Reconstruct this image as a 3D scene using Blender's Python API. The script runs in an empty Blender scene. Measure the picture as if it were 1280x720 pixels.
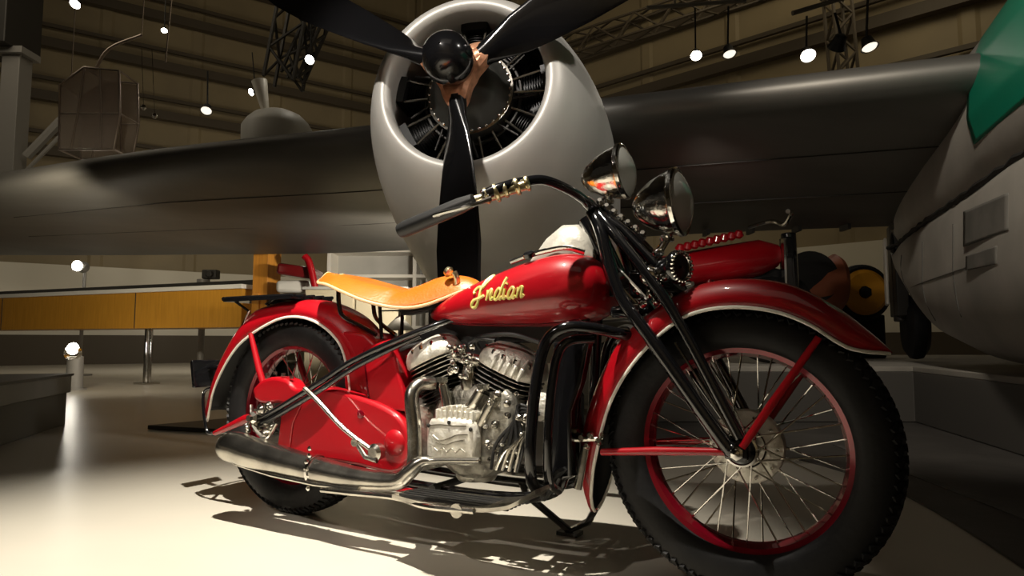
import bpy, math, random
from mathutils import Vector, Matrix
random.seed(7)
PI = math.pi
SC = bpy.context.scene
COL = SC.collection

# ------------------------------------------------------------------ camera
cd = bpy.data.cameras.new('camera'); cam = bpy.data.objects.new('camera', cd); COL.objects.link(cam)
cd.sensor_width = 36.0; cd.lens = 829.5 / 1280 * 36; cd.clip_end = 200
cam.location = (0, 0, 0.6005); cam.rotation_euler = (PI / 2 + 0.0817, 0, 0)
SC.camera = cam
SC.view_settings.view_transform = 'Standard'; SC.view_settings.look = 'None'
SC.view_settings.gamma = 1.0; SC.view_settings.exposure = 0.0
try: SC.view_settings.use_curve_mapping = False
except Exception: pass

# ------------------------------------------------------------------ world and lights
w = bpy.data.worlds.new('hall_air'); SC.world = w; w.use_nodes = True
w.node_tree.nodes['Background'].inputs[0].default_value = (1.0, 0.86, 0.68, 1)
w.node_tree.nodes['Background'].inputs[1].default_value = 0.010

BIKE_LOC = Vector((-0.7673, 2.4226, 0.0)); BIKE_ROT = -0.52254
BM = Matrix.Translation(BIKE_LOC) @ Matrix.Rotation(BIKE_ROT, 4, 'Z')
def bikew(x, y, z): return BM @ Vector((x, y, z))

def light(kind, name, loc, aim, energy, color=(1, 0.88, 0.72), **k):
    d = bpy.data.lights.new(name, kind); o = bpy.data.objects.new(name, d); COL.objects.link(o)
    o.location = loc; v = Vector(aim) - Vector(loc)
    o.rotation_euler = v.to_track_quat('-Z', 'Y').to_euler()
    d.energy = energy; d.color = color
    for a, b in k.items(): setattr(d, a, b)
    return o
# key track spot above the motorcycle
light('SPOT', 'key_spot', bikew(0.8, -0.85, 3.7), bikew(0.26, -0.42, 0), 1450, (1, 0.93, 0.80), spot_size=math.radians(52), spot_blend=1.0, shadow_soft_size=0.03)
light('SPOT', 'side_spot', (-2.6, -0.2, 3.0), bikew(0.45, 0, 0.6), 230, (1, 0.90, 0.78), spot_size=math.radians(26), spot_blend=0.7, shadow_soft_size=0.05)
light('SPOT', 'cowl_spot', (-1.6, -0.8, 4.4), (-0.25, 3.5, 2.0), 1000, (1, 0.93, 0.84), spot_size=math.radians(19), spot_blend=0.6, shadow_soft_size=0.12)
light('SPOT', 'cowl_side_spot', (4.3, 0.6, 5.2), (0.3, 3.9, 1.9), 300, (1, 0.93, 0.84), spot_size=math.radians(26), spot_blend=0.6, shadow_soft_size=0.12)
light('AREA', 'hall_fill_left', (-8, 9.0, 9.0), (-8, 14, 5), 125, (1, 0.86, 0.64), shape='RECTANGLE', size=6, size_y=3)  # unseen area light added to lift the left wall
light('AREA', 'hall_fill_right', (5, 10.0, 9.0), (4, 17, 7), 100, (1, 0.84, 0.56), shape='RECTANGLE', size=6, size_y=2)  # added area light for the right wall, without a fitting
light('AREA', 'hall_fill_rear', (0, -7.5, 6.5), (0, -13, 3), 220, (1, 0.86, 0.66), shape='RECTANGLE', size=10, size_y=1.5)  # added behind the camera: lights the rear wall for chrome reflections and fill
light('AREA', 'wall_strip_fill', (-4.5, 13.0, 2.9), (-4.5, 18, 1.2), 120, (1, 0.9, 0.72), shape='RECTANGLE', size=8, size_y=0.6)  # area light put in to brighten the lower wall strip
light('AREA', 'hall_fill_front', (0, -3, 8.5), (0, 2, 0), 18, (1, 0.86, 0.68), shape='RECTANGLE', size=6, size_y=4)  # unseen overhead fill in place of light bounced around the hall
light('SPOT', 'counter_fill', (-4.2, 5.2, 1.9), (-5.6, 9.9, 1.15), 230, (1, 0.88, 0.66), spot_size=math.radians(80), spot_blend=0.9, shadow_soft_size=0.1)  # added fill below the wing for the counter front, no lamp there
light('SPOT', 'gallery_fill', (-0.4, 6.0, 1.40), (-2.8, 8.4, 1.3), 330, (1, 0.9, 0.74), spot_size=math.radians(70), spot_blend=0.7, shadow_soft_size=0.1)  # unseen fill added under the wing for truck, post and shelves
light('SPOT', 'hull_spot', (0.9, 1.5, 3.6), (3.1, 4.6, 0.5), 260, (1, 0.9, 0.76), spot_size=math.radians(52), spot_blend=0.7, shadow_soft_size=0.1)
light('SPOT', 'exhibit_spot', (1.0, 4.0, 1.9), (2.2, 5.8, 1.1), 26, (1, 0.9, 0.78), spot_size=math.radians(60), spot_blend=0.7, shadow_soft_size=0.05)

# ------------------------------------------------------------------ materials
def mat(name, col, metal=0.0, rough=0.5, coat=0.0, spec=0.5, noise=None, bump=None, emit=None, trans=0.0, wood=None):
    m = bpy.data.materials.new(name); m.use_nodes = True
    nt = m.node_tree; b = nt.nodes['Principled BSDF']
    b.inputs['Base Color'].default_value = (*col, 1); b.inputs['Metallic'].default_value = metal
    b.inputs['Roughness'].default_value = rough; b.inputs['Coat Weight'].default_value = coat
    b.inputs['Coat Roughness'].default_value = 0.04
    b.inputs['Specular IOR Level'].default_value = spec; b.inputs['Transmission Weight'].default_value = trans
    tc = nt.nodes.new('ShaderNodeTexCoord')
    if noise:      # (scale, second colour, contrast low, high, stretch)
        n = nt.nodes.new('ShaderNodeTexNoise'); n.inputs['Scale'].default_value = noise[0]; n.inputs['Detail'].default_value = 6
        mp = nt.nodes.new('ShaderNodeMapping'); mp.inputs['Scale'].default_value = noise[4] if len(noise) > 4 else (1, 1, 1)
        nt.links.new(tc.outputs['Object'], mp.inputs[0]); nt.links.new(mp.outputs[0], n.inputs['Vector'])
        r = nt.nodes.new('ShaderNodeValToRGB'); r.color_ramp.elements[0].position = noise[2]; r.color_ramp.elements[1].position = noise[3]
        r.color_ramp.elements[0].color = (*col, 1); r.color_ramp.elements[1].color = (*noise[1], 1)
        nt.links.new(n.outputs['Fac'], r.inputs[0]); nt.links.new(r.outputs[0], b.inputs['Base Color'])
    if bump:       # (scale, strength, stretch)
        n2 = nt.nodes.new('ShaderNodeTexNoise'); n2.inputs['Scale'].default_value = bump[0]; n2.inputs['Detail'].default_value = 4
        mp2 = nt.nodes.new('ShaderNodeMapping'); mp2.inputs['Scale'].default_value = bump[2] if len(bump) > 2 else (1, 1, 1)
        nt.links.new(tc.outputs['Object'], mp2.inputs[0]); nt.links.new(mp2.outputs[0], n2.inputs['Vector'])
        bp = nt.nodes.new('ShaderNodeBump'); bp.inputs['Strength'].default_value = bump[1]; bp.inputs['Distance'].default_value = 0.01
        nt.links.new(n2.outputs['Fac'], bp.inputs['Height']); nt.links.new(bp.outputs[0], b.inputs['Normal'])
    if emit:
        b.inputs['Emission Color'].default_value = (*emit[0], 1); b.inputs['Emission Strength'].default_value = emit[1]
    return m

RED = mat('red_enamel', (0.37, 0.001, 0.007), 0, 0.42, 0.9, spec=0.3)
CRIMSON = mat('crimson_rim_paint', (0.20, 0.002, 0.012), 0.35, 0.22, 0.8)
WHITE = mat('white_paint', (0.80, 0.76, 0.68), 0, 0.35)
BLACK = mat('black_enamel', (0.006, 0.006, 0.007), 0, 0.14, 1.0)
BLACKM = mat('black_satin', (0.012, 0.012, 0.012), 0, 0.45)
CHROME = mat('chrome', (0.78, 0.76, 0.72), 1, 0.10, bump=(40, 0.05))
NICKEL = mat('aged_nickel', (0.42, 0.40, 0.36), 1, 0.24, noise=(14, (0.66, 0.63, 0.56), 0.35, 0.7), bump=(30, 0.12))
ALU = mat('cast_aluminium', (0.60, 0.57, 0.50), 0.55, 0.42, noise=(30, (0.85, 0.82, 0.74), 0.35, 0.65), bump=(70, 0.5))
IRON = mat('dark_iron', (0.035, 0.033, 0.030), 0.6, 0.5, bump=(60, 0.3))
BRASS = mat('brass', (0.66, 0.57, 0.36), 1, 0.28, bump=(60, 0.3))
TIRE = mat('tyre_rubber', (0.008, 0.008, 0.009), 0, 0.55, spec=0.28, noise=(9, (0.014, 0.0135, 0.0135), 0.4, 0.7), bump=(50, 0.15))
LEATHER = mat('tan_leather', (0.50, 0.115, 0.004), 0, 0.38, 0.2, noise=(6, (0.54, 0.16, 0.012), 0.4, 0.7), bump=(120, 0.15))
PIPING = mat('pale_leather_piping', (0.75, 0.48, 0.25), 0, 0.5)
GOLD = mat('gold_leaf', (0.90, 0.72, 0.26), 0.1, 0.4, noise=(60, (0.72, 0.66, 0.16), 0.45, 0.6))
def glass(name, col=(1, 1, 1), rough=0.02, alpha=None):
    return mat(name, col, 0, rough, trans=1.0)
GLASS = mat('lens_glass', (0.62, 0.62, 0.58), 0, 0.10, 0.5, trans=0.35)
SHELL = mat('lamp_shell_chrome', (0.85, 0.83, 0.79), 1, 0.12, bump=(22, 0.35))
REFL = mat('lamp_reflector', (0.80, 0.78, 0.72), 0.6, 0.3)
COWL = mat('brushed_silver_paint', (0.62, 0.60, 0.56), 0.30, 0.48, noise=(3.5, (0.70, 0.68, 0.63), 0.3, 0.7), bump=(9, 0.10))
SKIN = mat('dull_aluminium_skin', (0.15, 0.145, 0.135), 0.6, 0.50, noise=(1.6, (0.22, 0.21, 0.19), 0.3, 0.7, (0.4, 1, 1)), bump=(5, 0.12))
PROP = mat('prop_black', (0.008, 0.008, 0.009), 0, 0.20, 0.8)
COPPER = mat('bare_copper_hub', (0.86, 0.44, 0.26), 0.45, 0.36, noise=(22, (0.45, 0.18, 0.09), 0.45, 0.75), bump=(40, 0.3))
GEAR = mat('gearcase_grey', (0.055, 0.056, 0.05), 0.3, 0.36)
ENGB = mat('engine_black', (0.006, 0.006, 0.006), 0.2, 0.45)

# ------------------------------------------------------------------ mesh builder
def cr(pts, n):          # Catmull-Rom through pts, n samples per span
    P = [Vector(p) for p in pts]; out = []
    for i in range(len(P) - 1):
        p0 = P[i - 1] if i else P[0] * 2 - P[1]; p1 = P[i]; p2 = P[i + 1]
        p3 = P[i + 2] if i + 2 < len(P) else P[-1] * 2 - P[-2]
        for k in range(n):
            t = k / n
            out.append(0.5 * ((2 * p1) + (p2 - p0) * t + (2 * p0 - 5 * p1 + 4 * p2 - p3) * t * t + (3 * p1 - p0 - 3 * p2 + p3) * t ** 3))
    out.append(P[-1].copy()); return out
def resample(pts, n):
    L = [0]
    for a, b in zip(pts, pts[1:]): L.append(L[-1] + (b - a).length)
    out = []; j = 0
    for i in range(n):
        s = L[-1] * i / (n - 1)
        while j < len(L) - 2 and L[j + 1] < s: j += 1
        t = (s - L[j]) / max(1e-9, L[j + 1] - L[j]); out.append(pts[j].lerp(pts[j + 1], t))
    return out
def lerp1(tab, x):       # piecewise-linear table [(x, a, b..)]
    if x <= tab[0][0]: return tab[0][1:]
    for p, q in zip(tab, tab[1:]):
        if x <= q[0]:
            t = (x - p[0]) / (q[0] - p[0]); return tuple(a + (b - a) * t for a, b in zip(p[1:], q[1:]))
    return tab[-1][1:]

class MB:
    def __init__(s): s.v = []; s.f = []
    def add(s, vs, fs, M=None):
        o = len(s.v)
        s.v += [tuple(M @ Vector(p)) if M else tuple(p) for p in vs]; s.f += [tuple(i + o for i in f) for f in fs]
        return s
    def box(s, c, d, M=None, rot=None):
        x, y, z = d[0] / 2, d[1] / 2, d[2] / 2
        vs = [Vector((a * x, b * y, e * z)) for a in (-1, 1) for b in (-1, 1) for e in (-1, 1)]
        if rot is not None: vs = [rot @ p for p in vs]
        vs = [p + Vector(c) for p in vs]
        return s.add(vs, [(0, 1, 3, 2), (4, 6, 7, 5), (0, 4, 5, 1), (2, 3, 7, 6), (0, 2, 6, 4), (1, 5, 7, 3)], M)
    def tube(s, pts, r, seg=10, M=None, cap=True, closed=False):
        P = [Vector(p) for p in pts]; n = len(P)
        R = r if isinstance(r, (list, tuple)) else [r] * n
        vs = []; fs = []; up = None
        for i in range(n):
            if closed: t = (P[(i + 1) % n] - P[i - 1]).normalized()
            else: t = (P[min(i + 1, n - 1)] - P[max(i - 1, 0)]).normalized()
            if up is None:
                a = Vector((0, 0, 1)) if abs(t.z) < 0.9 else Vector((1, 0, 0)); up = (a - t * a.dot(t)).normalized()
            else:
                up = (up - t * up.dot(t)); up = up.normalized() if up.length > 1e-6 else Vector((0, 0, 1))
            sd = t.cross(up)
            for k in range(seg):
                a = 2 * PI * k / seg; vs.append(P[i] + (up * math.cos(a) + sd * math.sin(a)) * R[i])
        for i in range(n if closed else n - 1):
            j = (i + 1) % n
            for k in range(seg):
                l = (k + 1) % seg; fs.append((i * seg + k, i * seg + l, j * seg + l, j * seg + k))
        if cap and not closed:
            fs.append(tuple(range(seg))[::-1]); fs.append(tuple((n - 1) * seg + k for k in range(seg)))
        return s.add(vs, fs, M)
    def lathe(s, prof, c=(0, 0, 0), axis=(0, 0, 1), seg=32, M=None, capped=True):
        # prof: list of (radius, height along axis)
        ax = Vector(axis).normalized(); a = Vector((0, 0, 1)) if abs(ax.z) < 0.9 else Vector((1, 0, 0))
        u = (a - ax * a.dot(ax)).normalized(); v = ax.cross(u); c = Vector(c); vs = []; fs = []
        for r, h in prof:
            for k in range(seg):
                t = 2 * PI * k / seg; vs.append(c + ax * h + (u * math.cos(t) + v * math.sin(t)) * r)
        for i in range(len(prof) - 1):
            for k in range(seg):
                l = (k + 1) % seg; fs.append((i * seg + k, i * seg + l, (i + 1) * seg + l, (i + 1) * seg + k))
        if capped:
            fs.append(tuple(range(seg))[::-1]); fs.append(tuple((len(prof) - 1) * seg + k for k in range(seg)))
        return s.add(vs, fs, M)
    def loft(s, secs, closed=True, cap=True, M=None):
        n = len(secs[0]); vs = [p for sc in secs for p in sc]; fs = []
        for i in range(len(secs) - 1):
            for k in range(n if closed else n - 1):
                l = (k + 1) % n; fs.append((i * n + k, i * n + l, (i + 1) * n + l, (i + 1) * n + k))
        if cap and closed:
            fs.append(tuple(range(n))[::-1]); fs.append(tuple((len(secs) - 1) * n + k for k in range(n)))
        return s.add(vs, fs, M)
    def prism(s, poly, y0, y1, M=None, inset=0.0):   # poly in xz, extruded along y, optional rounded lip
        n = len(poly); cx = sum(p[0] for p in poly) / n; cz = sum(p[1] for p in poly) / n
        def ring(y, k):
            out = []
            for x, z in poly:
                d = math.hypot(x - cx, z - cz); f = max(0, (d - k) / d) if d > 0 else 1
                out.append((cx + (x - cx) * f, y, cz + (z - cz) * f))
            return out
        sg = 1 if y1 > y0 else -1
        if inset:
            secs = [ring(y0, 0), ring(y1 - sg * inset, 0), ring(y1 - sg * inset * 0.3, inset * 0.35), ring(y1, inset)]
        else: secs = [ring(y0, 0), ring(y1, 0)]
        return s.loft(secs, M=M)
    def build(s, name, m, parent=None, smooth=38, mods=None, cat=None, label=None, group=None, kind=None):
        me = bpy.data.meshes.new(name); me.from_pydata([tuple(p) for p in s.v], [], s.f); me.validate()
        import bmesh
        b = bmesh.new(); b.from_mesh(me); bmesh.ops.recalc_face_normals(b, faces=b.faces); b.to_mesh(me); b.free()
        if smooth:
            me.polygons.foreach_set('use_smooth', [True] * len(me.polygons)); me.set_sharp_from_angle(angle=math.radians(smooth))
        me.materials.append(m)
        o = bpy.data.objects.new(name, me); COL.objects.link(o)
        if parent: o.parent = parent
        if mods == 'solid4':
            md = o.modifiers.new('thickness', 'SOLIDIFY'); md.thickness = 0.004; md.offset = 1
        elif mods and mods[0] == 'bevel':
            md = o.modifiers.new('bevel', 'BEVEL'); md.width = mods[1]; md.segments = 3; md.limit_method = 'ANGLE'; md.angle_limit = math.radians(40)
            md.harden_normals = False
        elif mods and mods[0] == 'solid':
            md = o.modifiers.new('thickness', 'SOLIDIFY'); md.thickness = mods[1]; md.offset = mods[3] if len(mods) > 3 else 0
            if len(mods) > 2: me.materials.append(mods[2]); md.material_offset = 1
        if cat: o['category'] = cat
        if label: o['label'] = label
        if group: o['group'] = group
        if kind: o['kind'] = kind
        return o
def thing(name, label, cat, loc=(0, 0, 0), rotz=0, group=None):
    o = bpy.data.objects.new(name, None); COL.objects.link(o); o.empty_display_size = 0.1
    o.location = loc; o.rotation_euler = (0, 0, rotz); o['label'] = label; o['category'] = cat
    if group: o['group'] = group
    return o
def copy_tree(o, parent=None):
    c = o.copy(); COL.objects.link(c); c.parent = parent
    for ch in list(o.children): copy_tree(ch, c)
    return c

# ================================================================== SETTING
FLOOR = mat('polished_pale_floor', (0.58, 0.54, 0.46), 0, 0.30, spec=0.5, noise=(0.7, (0.50, 0.465, 0.40), 0.35, 0.7), bump=(2.0, 0.03))
DARKF = mat('dark_floor_and_shade', (0.055, 0.051, 0.047), 0, 0.42, noise=(2.2, (0.095, 0.088, 0.080), 0.35, 0.75), bump=(14, 0.25))
m = MB()
m.add([(-30, -14, 0), (22, -14, 0), (22, 34, 0), (-30, 34, 0), (-30, -14, -.2), (22, -14, -.2), (22, 34, -.2), (-30, 34, -.2)], [(0, 1, 2, 3), (4, 7, 6, 5), (0, 4, 5, 1), (1, 5, 6, 2), (2, 6, 7, 3), (3, 7, 4, 0)])
m.build('floor', FLOOR, kind='structure', smooth=0)
# darker floor on the right; its curve also paints shade behind the motorcycle
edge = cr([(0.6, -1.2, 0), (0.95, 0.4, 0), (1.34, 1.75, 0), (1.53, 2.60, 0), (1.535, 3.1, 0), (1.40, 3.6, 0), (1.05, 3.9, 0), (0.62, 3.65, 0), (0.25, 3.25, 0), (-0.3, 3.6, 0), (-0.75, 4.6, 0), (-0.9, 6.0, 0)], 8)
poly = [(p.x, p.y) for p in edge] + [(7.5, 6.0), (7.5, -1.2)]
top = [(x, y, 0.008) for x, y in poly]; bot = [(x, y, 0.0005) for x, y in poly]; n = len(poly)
MB().add(top + bot, [tuple(range(n))] + [(i, (i + 1) % n, (i + 1) % n + n, i + n) for i in range(n)]).build('floor_dark_shade', DARKF, kind='structure', smooth=0)
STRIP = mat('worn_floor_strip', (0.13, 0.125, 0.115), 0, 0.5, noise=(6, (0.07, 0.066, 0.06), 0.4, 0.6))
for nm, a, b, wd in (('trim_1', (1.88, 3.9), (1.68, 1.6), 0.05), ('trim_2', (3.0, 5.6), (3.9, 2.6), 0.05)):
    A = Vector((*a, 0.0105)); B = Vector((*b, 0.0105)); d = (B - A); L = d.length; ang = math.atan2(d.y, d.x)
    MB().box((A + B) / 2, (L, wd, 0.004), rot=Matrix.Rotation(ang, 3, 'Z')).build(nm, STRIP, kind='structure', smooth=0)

WALLM = mat('hangar_panel_beige', (0.30, 0.24, 0.14), 0, 0.6, noise=(0.9, (0.25, 0.20, 0.12), 0.35, 0.7), bump=(3, 0.1))
WALLW = mat('gallery_plaster', (0.72, 0.68, 0.58), 0, 0.7)
GIRT = mat('dark_girt', (0.075, 0.058, 0.038), 0, 0.6)
corner = Vector((-3.6, 24, 0)); d1 = Vector((-.829, -.559, 0)); d2 = Vector((.74, -.673, 0))
def wall(name, d, L, side):
    nrm = Vector((-d.y, d.x, 0)) if side > 0 else Vector((d.y, -d.x, 0))   # towards the hall
    A = corner; B = corner + d * L; m = MB(); H0, H = 2.7, 14
    # corrugated panels: shallow ribs
    secs = []
    N = int(L / 2.4)
    prof = []
    for i in range(N + 1):
        for dx, dn in ((0, 0), (0.08, 0.04), (0.3, 0.04), (0.38, 0)):
            prof.append(A + d * min(L, i * 2.4 + dx) + nrm * dn)
    m.loft([[p + Vector((0, 0, z)) for p in prof] for z in (H0, H)], closed=False)
    m.loft([[A + Vector((0, 0, z)) - nrm * .1, B + Vector((0, 0, z)) - nrm * .1] for z in (0, H)], closed=False)
    o = m.build(name, WALLM, kind='structure', smooth=0)
    b = MB(); ang = math.atan2(d.y, d.x)
    b.box((A + B) / 2 + nrm * .12 + Vector((0, 0, 1.35)), (L, .2, 2.7), rot=Matrix.Rotation(ang, 3, 'Z')).build('wall_gallery', WALLW, kind='structure', smooth=0)
    MB().box((A + B) / 2 + nrm * .26 + Vector((0, 0, .40)), (L, .08, .80), rot=Matrix.Rotation(ang, 3, 'Z')).build('baseboard_' + name.split('_')[1], GIRT, kind='structure', smooth=0)
    return nrm, ang
nL, aL = wall('wall_left', d1, 26, 1)
nR, aR = wall('wall_right', d2, 30, -1)
k = 1
for d, L, nr, an in ((d1, 26, nL, aL), (d2, 30, nR, aR)):
    for z in (4.3, 5.8, 7.3, 8.8, 10.3, 11.8):
        MB().box(corner + d * L / 2 + nr * .2 + Vector((0, 0, z)), (L, .22, .26), rot=Matrix.Rotation(an, 3, 'Z')).box(corner + d * L / 2 + nr * .2 + Vector((0, 0, z + .50)), (L, .10, .10), rot=Matrix.Rotation(an, 3, 'Z')).build('trim_%d' % (k + 2), GIRT, kind='structure', smooth=0); k += 1
# hall behind the visitor
m = MB(); m.box((0, -14, 7), (52, .3, 14)).build('wall_rear', WALLM, kind='structure', smooth=0)
for i in range(7): MB().box((-18 + 6 * i, -13.7, 7), (.5, .4, 14)).build('trim_%d' % (30 + i), GIRT, kind='structure', smooth=0)
# ceiling
MB().add([(-32, -14, 14), (24, -14, 14), (24, 34, 14), (-32, 34, 14), (-32, -14, 14.2), (24, -14, 14.2), (24, 34, 14.2), (-32, 34, 14.2)], [(0, 3, 2, 1), (4, 5, 6, 7), (0, 1, 5, 4), (1, 2, 6, 5), (2, 3, 7, 6), (3, 0, 4, 7)]).build('ceiling', GIRT, kind='structure', smooth=0)
# steel columns and lattice post
STEEL = mat('painted_grey_steel', (0.26, 0.25, 0.235), 0.1, 0.5)
DSTEEL = mat('dark_steel', (0.045, 0.042, 0.038), 0.3, 0.5)
m = MB(); cx, cy = -10.0, 13.0
m.box((cx, cy, 5.0), (.36, .36, 2.8)); m.box((cx, cy, 6.4), (.55, .55, .14)); m.box((cx, cy, 3.6), (.46, .46, .1))
m.build('column_left', STEEL, kind='structure', smooth=0, mods=('bevel', .01))
m = MB(); m.box((-10.45, 13.0, 10.2), (1.1, 1.0, 7.5)); m.box((-10.45, 12.48, 8.2), (.8, .04, 2.9)).build('beam_left', DSTEEL, kind='structure', smooth=0, mods=('bevel', .02))
MB().tube([(-9.7, 13, 4.3), (-8.4, 13.2, 6.0)], .09, 8).tube([(-9.7, 13, 4.0), (-8.1, 13.2, 6.0)], .04, 8).build('brace_left', STEEL, kind='structure')
def lattice(name, A, B, wd, mm):
    A = Vector(A); B = Vector(B); t = (B - A).normalized(); s = t.cross(Vector((0, 1, 0))).normalized() * wd / 2; q = Vector((0, wd / 2, 0)); m = MB()
    for a in (-1, 1):
        for b in (-1, 1): m.tube([A + s * a + q * b, B + s * a + q * b], .035, 6)
    n = int((B - A).length / wd)
    for i in range(n):
        p = A.lerp(B, i / n); r = A.lerp(B, (i + 1) / n)
        for b in (-1, 1):
            sg = 1 if i % 2 else -1; m.tube([p + s * sg + q * b, r - s * sg + q * b], .025, 6)
            m.tube([p + s * b + q * sg, r + s * b - q * sg], .025, 6)
    return m.build(name, mm, kind='structure')
lattice('roof_truss', (-3.9, 11, 5.0), (-3.2, 11, 9.5), .50, DSTEEL)
lattice('roof_truss', (-3.75, 11, 5.1), (-2.0, 11, 9.5), .30, DSTEEL)
lattice('roof_truss', (0.6, 15, 7.2), (8.5, 11.5, 8.4), .45, GIRT)
lattice('roof_truss', (-9.5, 14, 8.9), (-3.6, 11, 7.5), .35, GIRT)
lattice('roof_truss', (6.2, 12, 5.2), (6.0, 12, 9.6), .35, GIRT)

# ================================================================== MOTORCYCLE
bike = thing('motorcycle', 'vintage red motorcycle with gold tank script and tan solo saddle on the pale floor', 'motorcycle', BIKE_LOC, BIKE_ROT)
WR = 0.3437
def circ(cx, cz, r, y, n=72): return [(cx + r * math.cos(2 * PI * i / n), y, cz + r * math.sin(2 * PI * i / n)) for i in range(n)]
def wheel(cx, red, tread):
    c = (cx, 0, WR)
    prof = [(.246, -.036), (.250, -.040), (.251, -.036), (.238, -.030), (.234, -.018), (.228, 0), (.234, .018), (.238, .030), (.251, .036), (.250, .040), (.246, .036), (.232, .030), (.226, .012), (.222, 0), (.226, -.012), (.232, -.030), (.246, -.036)]
    rim = MB().lathe(prof, c, (0, 1, 0), 96, capped=False).build('wheel', red, bike)
    t = []
    for i in range(25):
        a = PI * (1.18 - 2.36 * i / 24) / 1.0
        a = -PI * 0.72 + PI * 1.44 * i / 24
        rr = WR - .054 + .054 * max(-1, min(1, math.copysign(abs(math.cos(a)) ** .8, math.cos(a)))); yy = .058 * math.copysign(abs(math.sin(a)) ** .85, math.sin(a))
        if math.cos(a) < 0: rr = WR - .054 + .062 * math.cos(a)
        t.append((rr, yy))
    t = [(.243, -.034)] + t + [(.243, .034)]
    MB().lathe(t, c, (0, 1, 0), 96, capped=False).build('tire', TIRE, rim)
    # tread blocks
    tb = MB(); N = 84
    for i in range(N):
        a = 2 * PI * i / N
        for (yy, dy, rr, off, skew) in ((-.046, .020, WR - .0155, 0, .6), (.046, .020, WR - .0155, 0, -.6), (-.025, .019, WR - .005, .5, -.6), (.025, .019, WR - .005, .5, .6), (0, .016, WR - .003, 0, .5)):
            b = a + off * 2 * PI / N
            R = Matrix.Rotation(-b, 3, 'Y') @ Matrix.Rotation(math.copysign(.75, yy) if abs(yy) > .04 else 0, 3, 'Z') @ Matrix.Rotation(skew, 3, 'X')
            tb.box((cx + rr * math.cos(b), yy, WR + rr * math.sin(b)), (.011, dy, .0125), rot=R)
    tb.build('tread', TIRE, rim, smooth=0)
    hub = MB().lathe([(.012, -.075), (.018, -.074), (.022, -.06), (.040, -.052), (.042, -.046), (.028, -.036), (.024, 0), (.028, .036), (.042, .046), (.03, .055), (.012, .075)], c, (0, 1, 0), 36).build('hub', CHROME, rim)
    sp = None; N = 40
    for i in range(N):
        side = 1 if i % 2 else -1; dirn = 1 if (i // 2) % 2 else -1
        a0 = 2 * PI * i / N; a1 = a0 + dirn * 0.72
        m = MB().tube([(.036 * math.cos(a1), side * .046, .036 * math.sin(a1)), (.225 * math.cos(a0), side * .006, .225 * math.sin(a0)), (.231 * math.cos(a0), side * .004, .231 * math.sin(a0))], [.0021, .0021, .0034], 6)
        o = m.build('spoke', CHROME, rim); o.location = c
    return rim
FX = 1.5432
fw = wheel(FX, CRIMSON, True); rw = wheel(0, CRIMSON, True)
# front drum brake
MB().lathe([(.02, -.005), (.078, -.003), (.088, .002), (.090, .010), (.090, .034), (.082, .040), (.03, .046), (.02, .046)], (FX, .012, WR), (0, 1, 0), 56).build('brake_drum', ALU, bike, label='pale cast drum on the front hub')
m = MB()
for i in range(10):
    a = 2 * PI * i / 10; m.lathe([(.004, 0), (.004, .006)], (FX + .076 * math.cos(a), .008, WR + .076 * math.sin(a)), (0, -1, 0), 8)
m.lathe([(.050, 0), (.052, .004), (.050, .008), (.046, .006), (.045, 0)], (FX, .012, WR), (0, -1, 0), 40); m.build('drum_bolts', CHROME, bike)
MB().lathe([(.036, -.02), (.037, .022), (.028, .034), (.022, .036)], (FX, -.03, WR), (0, -1, 0), 36).build('hub_cover', BLACK, bike)
MB().lathe([(.017, 0), (.017, .014), (.011, .016), (.011, .026), (.004, .030)], (FX, -.088, WR), (0, -1, 0), 6).build('axle_nut', CHROME, bike)
MB().lathe([(.075, 0), (.078, .01), (.078, .03), (.03, .036)], (0, -.02, WR), (0, -1, 0), 40).build('sprocket_drum', IRON, bike)

def fender(name, crown, edge, wtab, N=64, inner=0.0):
    C = resample(cr([(x, 0, z) for x, z in crown], 10), N); E = resample(cr([(x, 0, z) for x, z in edge], 10), N)
    secs = []; K = 20; lips = ([], [])
    for i in range(N):
        s = i / (N - 1); w, = lerp1(wtab, s); row = []
        for k in range(K + 1):
            t = -1 + 2 * k / K
            f = (1 - abs(t) ** 2.6) ** (1 / 1.7) if abs(t) < 1 else 0
            p = E[i].lerp(C[i], f); row.append(Vector((p.x, w * (math.copysign(abs(t) ** .82, t)), p.z)))
        secs.append(row); lips[0].append(row[0]); lips[1].append(row[-1])
    o = MB().loft(secs, closed=False).build(name, RED, bike, mods=('solid', .004, BLACKM, -1), smooth=60)
    for l in lips: MB().tube(resample(l, 80), .0045, 8).build('pinstripe', WHITE, o, label='white edge stripe')
    return o
fc = [(1.136, .140), (1.116, .30), (1.165, .480), (1.243, .615), (1.354, .704), (1.444, .746), (1.544, .758), (1.652, .742), (1.752, .688), (1.830, .620), (1.868, .578)]
fe = [(1.150, .146), (1.185, .305), (1.231, .451), (1.308, .566), (1.413, .656), (1.511, .683), (1.62, .675), (1.704, .642), (1.783, .588), (1.862, .575)]
fender('fender', fc, fe, [(0, .012), (.015, .035), (.05, .062), (.12, .082), (.3, .086), (.75, .086), (.9, .07), (.97, .04), (1, .012)])
rc = [(-.478, .335), (-.425, .440), (-.362, .56), (-.235, .703), (-.12, .742), (0.0, .752), (.130, .747), (.28, .69), (.385, .595), (.455, .50), (.49, .40)]
re_ = [(-.412, .300), (-.39, .347), (-.327, .475), (-.219, .594), (-.051, .672), (.07, .689), (.186, .662), (.28, .595), (.32, .50), (.335, .40)]
fender('fender', rc, re_, [(0, .075), (.1, .092), (1, .092)])
# valance plate that closes the rear fender towards the engine
MB().prism([(.30, .42), (.28, .64), (.38, .628), (.455, .575), (.50, .50), (.52, .42)], -.085, .085).build('fender_valance', RED, bike, mods=('bevel', .01))

def both(fn):
    for s in (-1, 1): fn(s)
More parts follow.
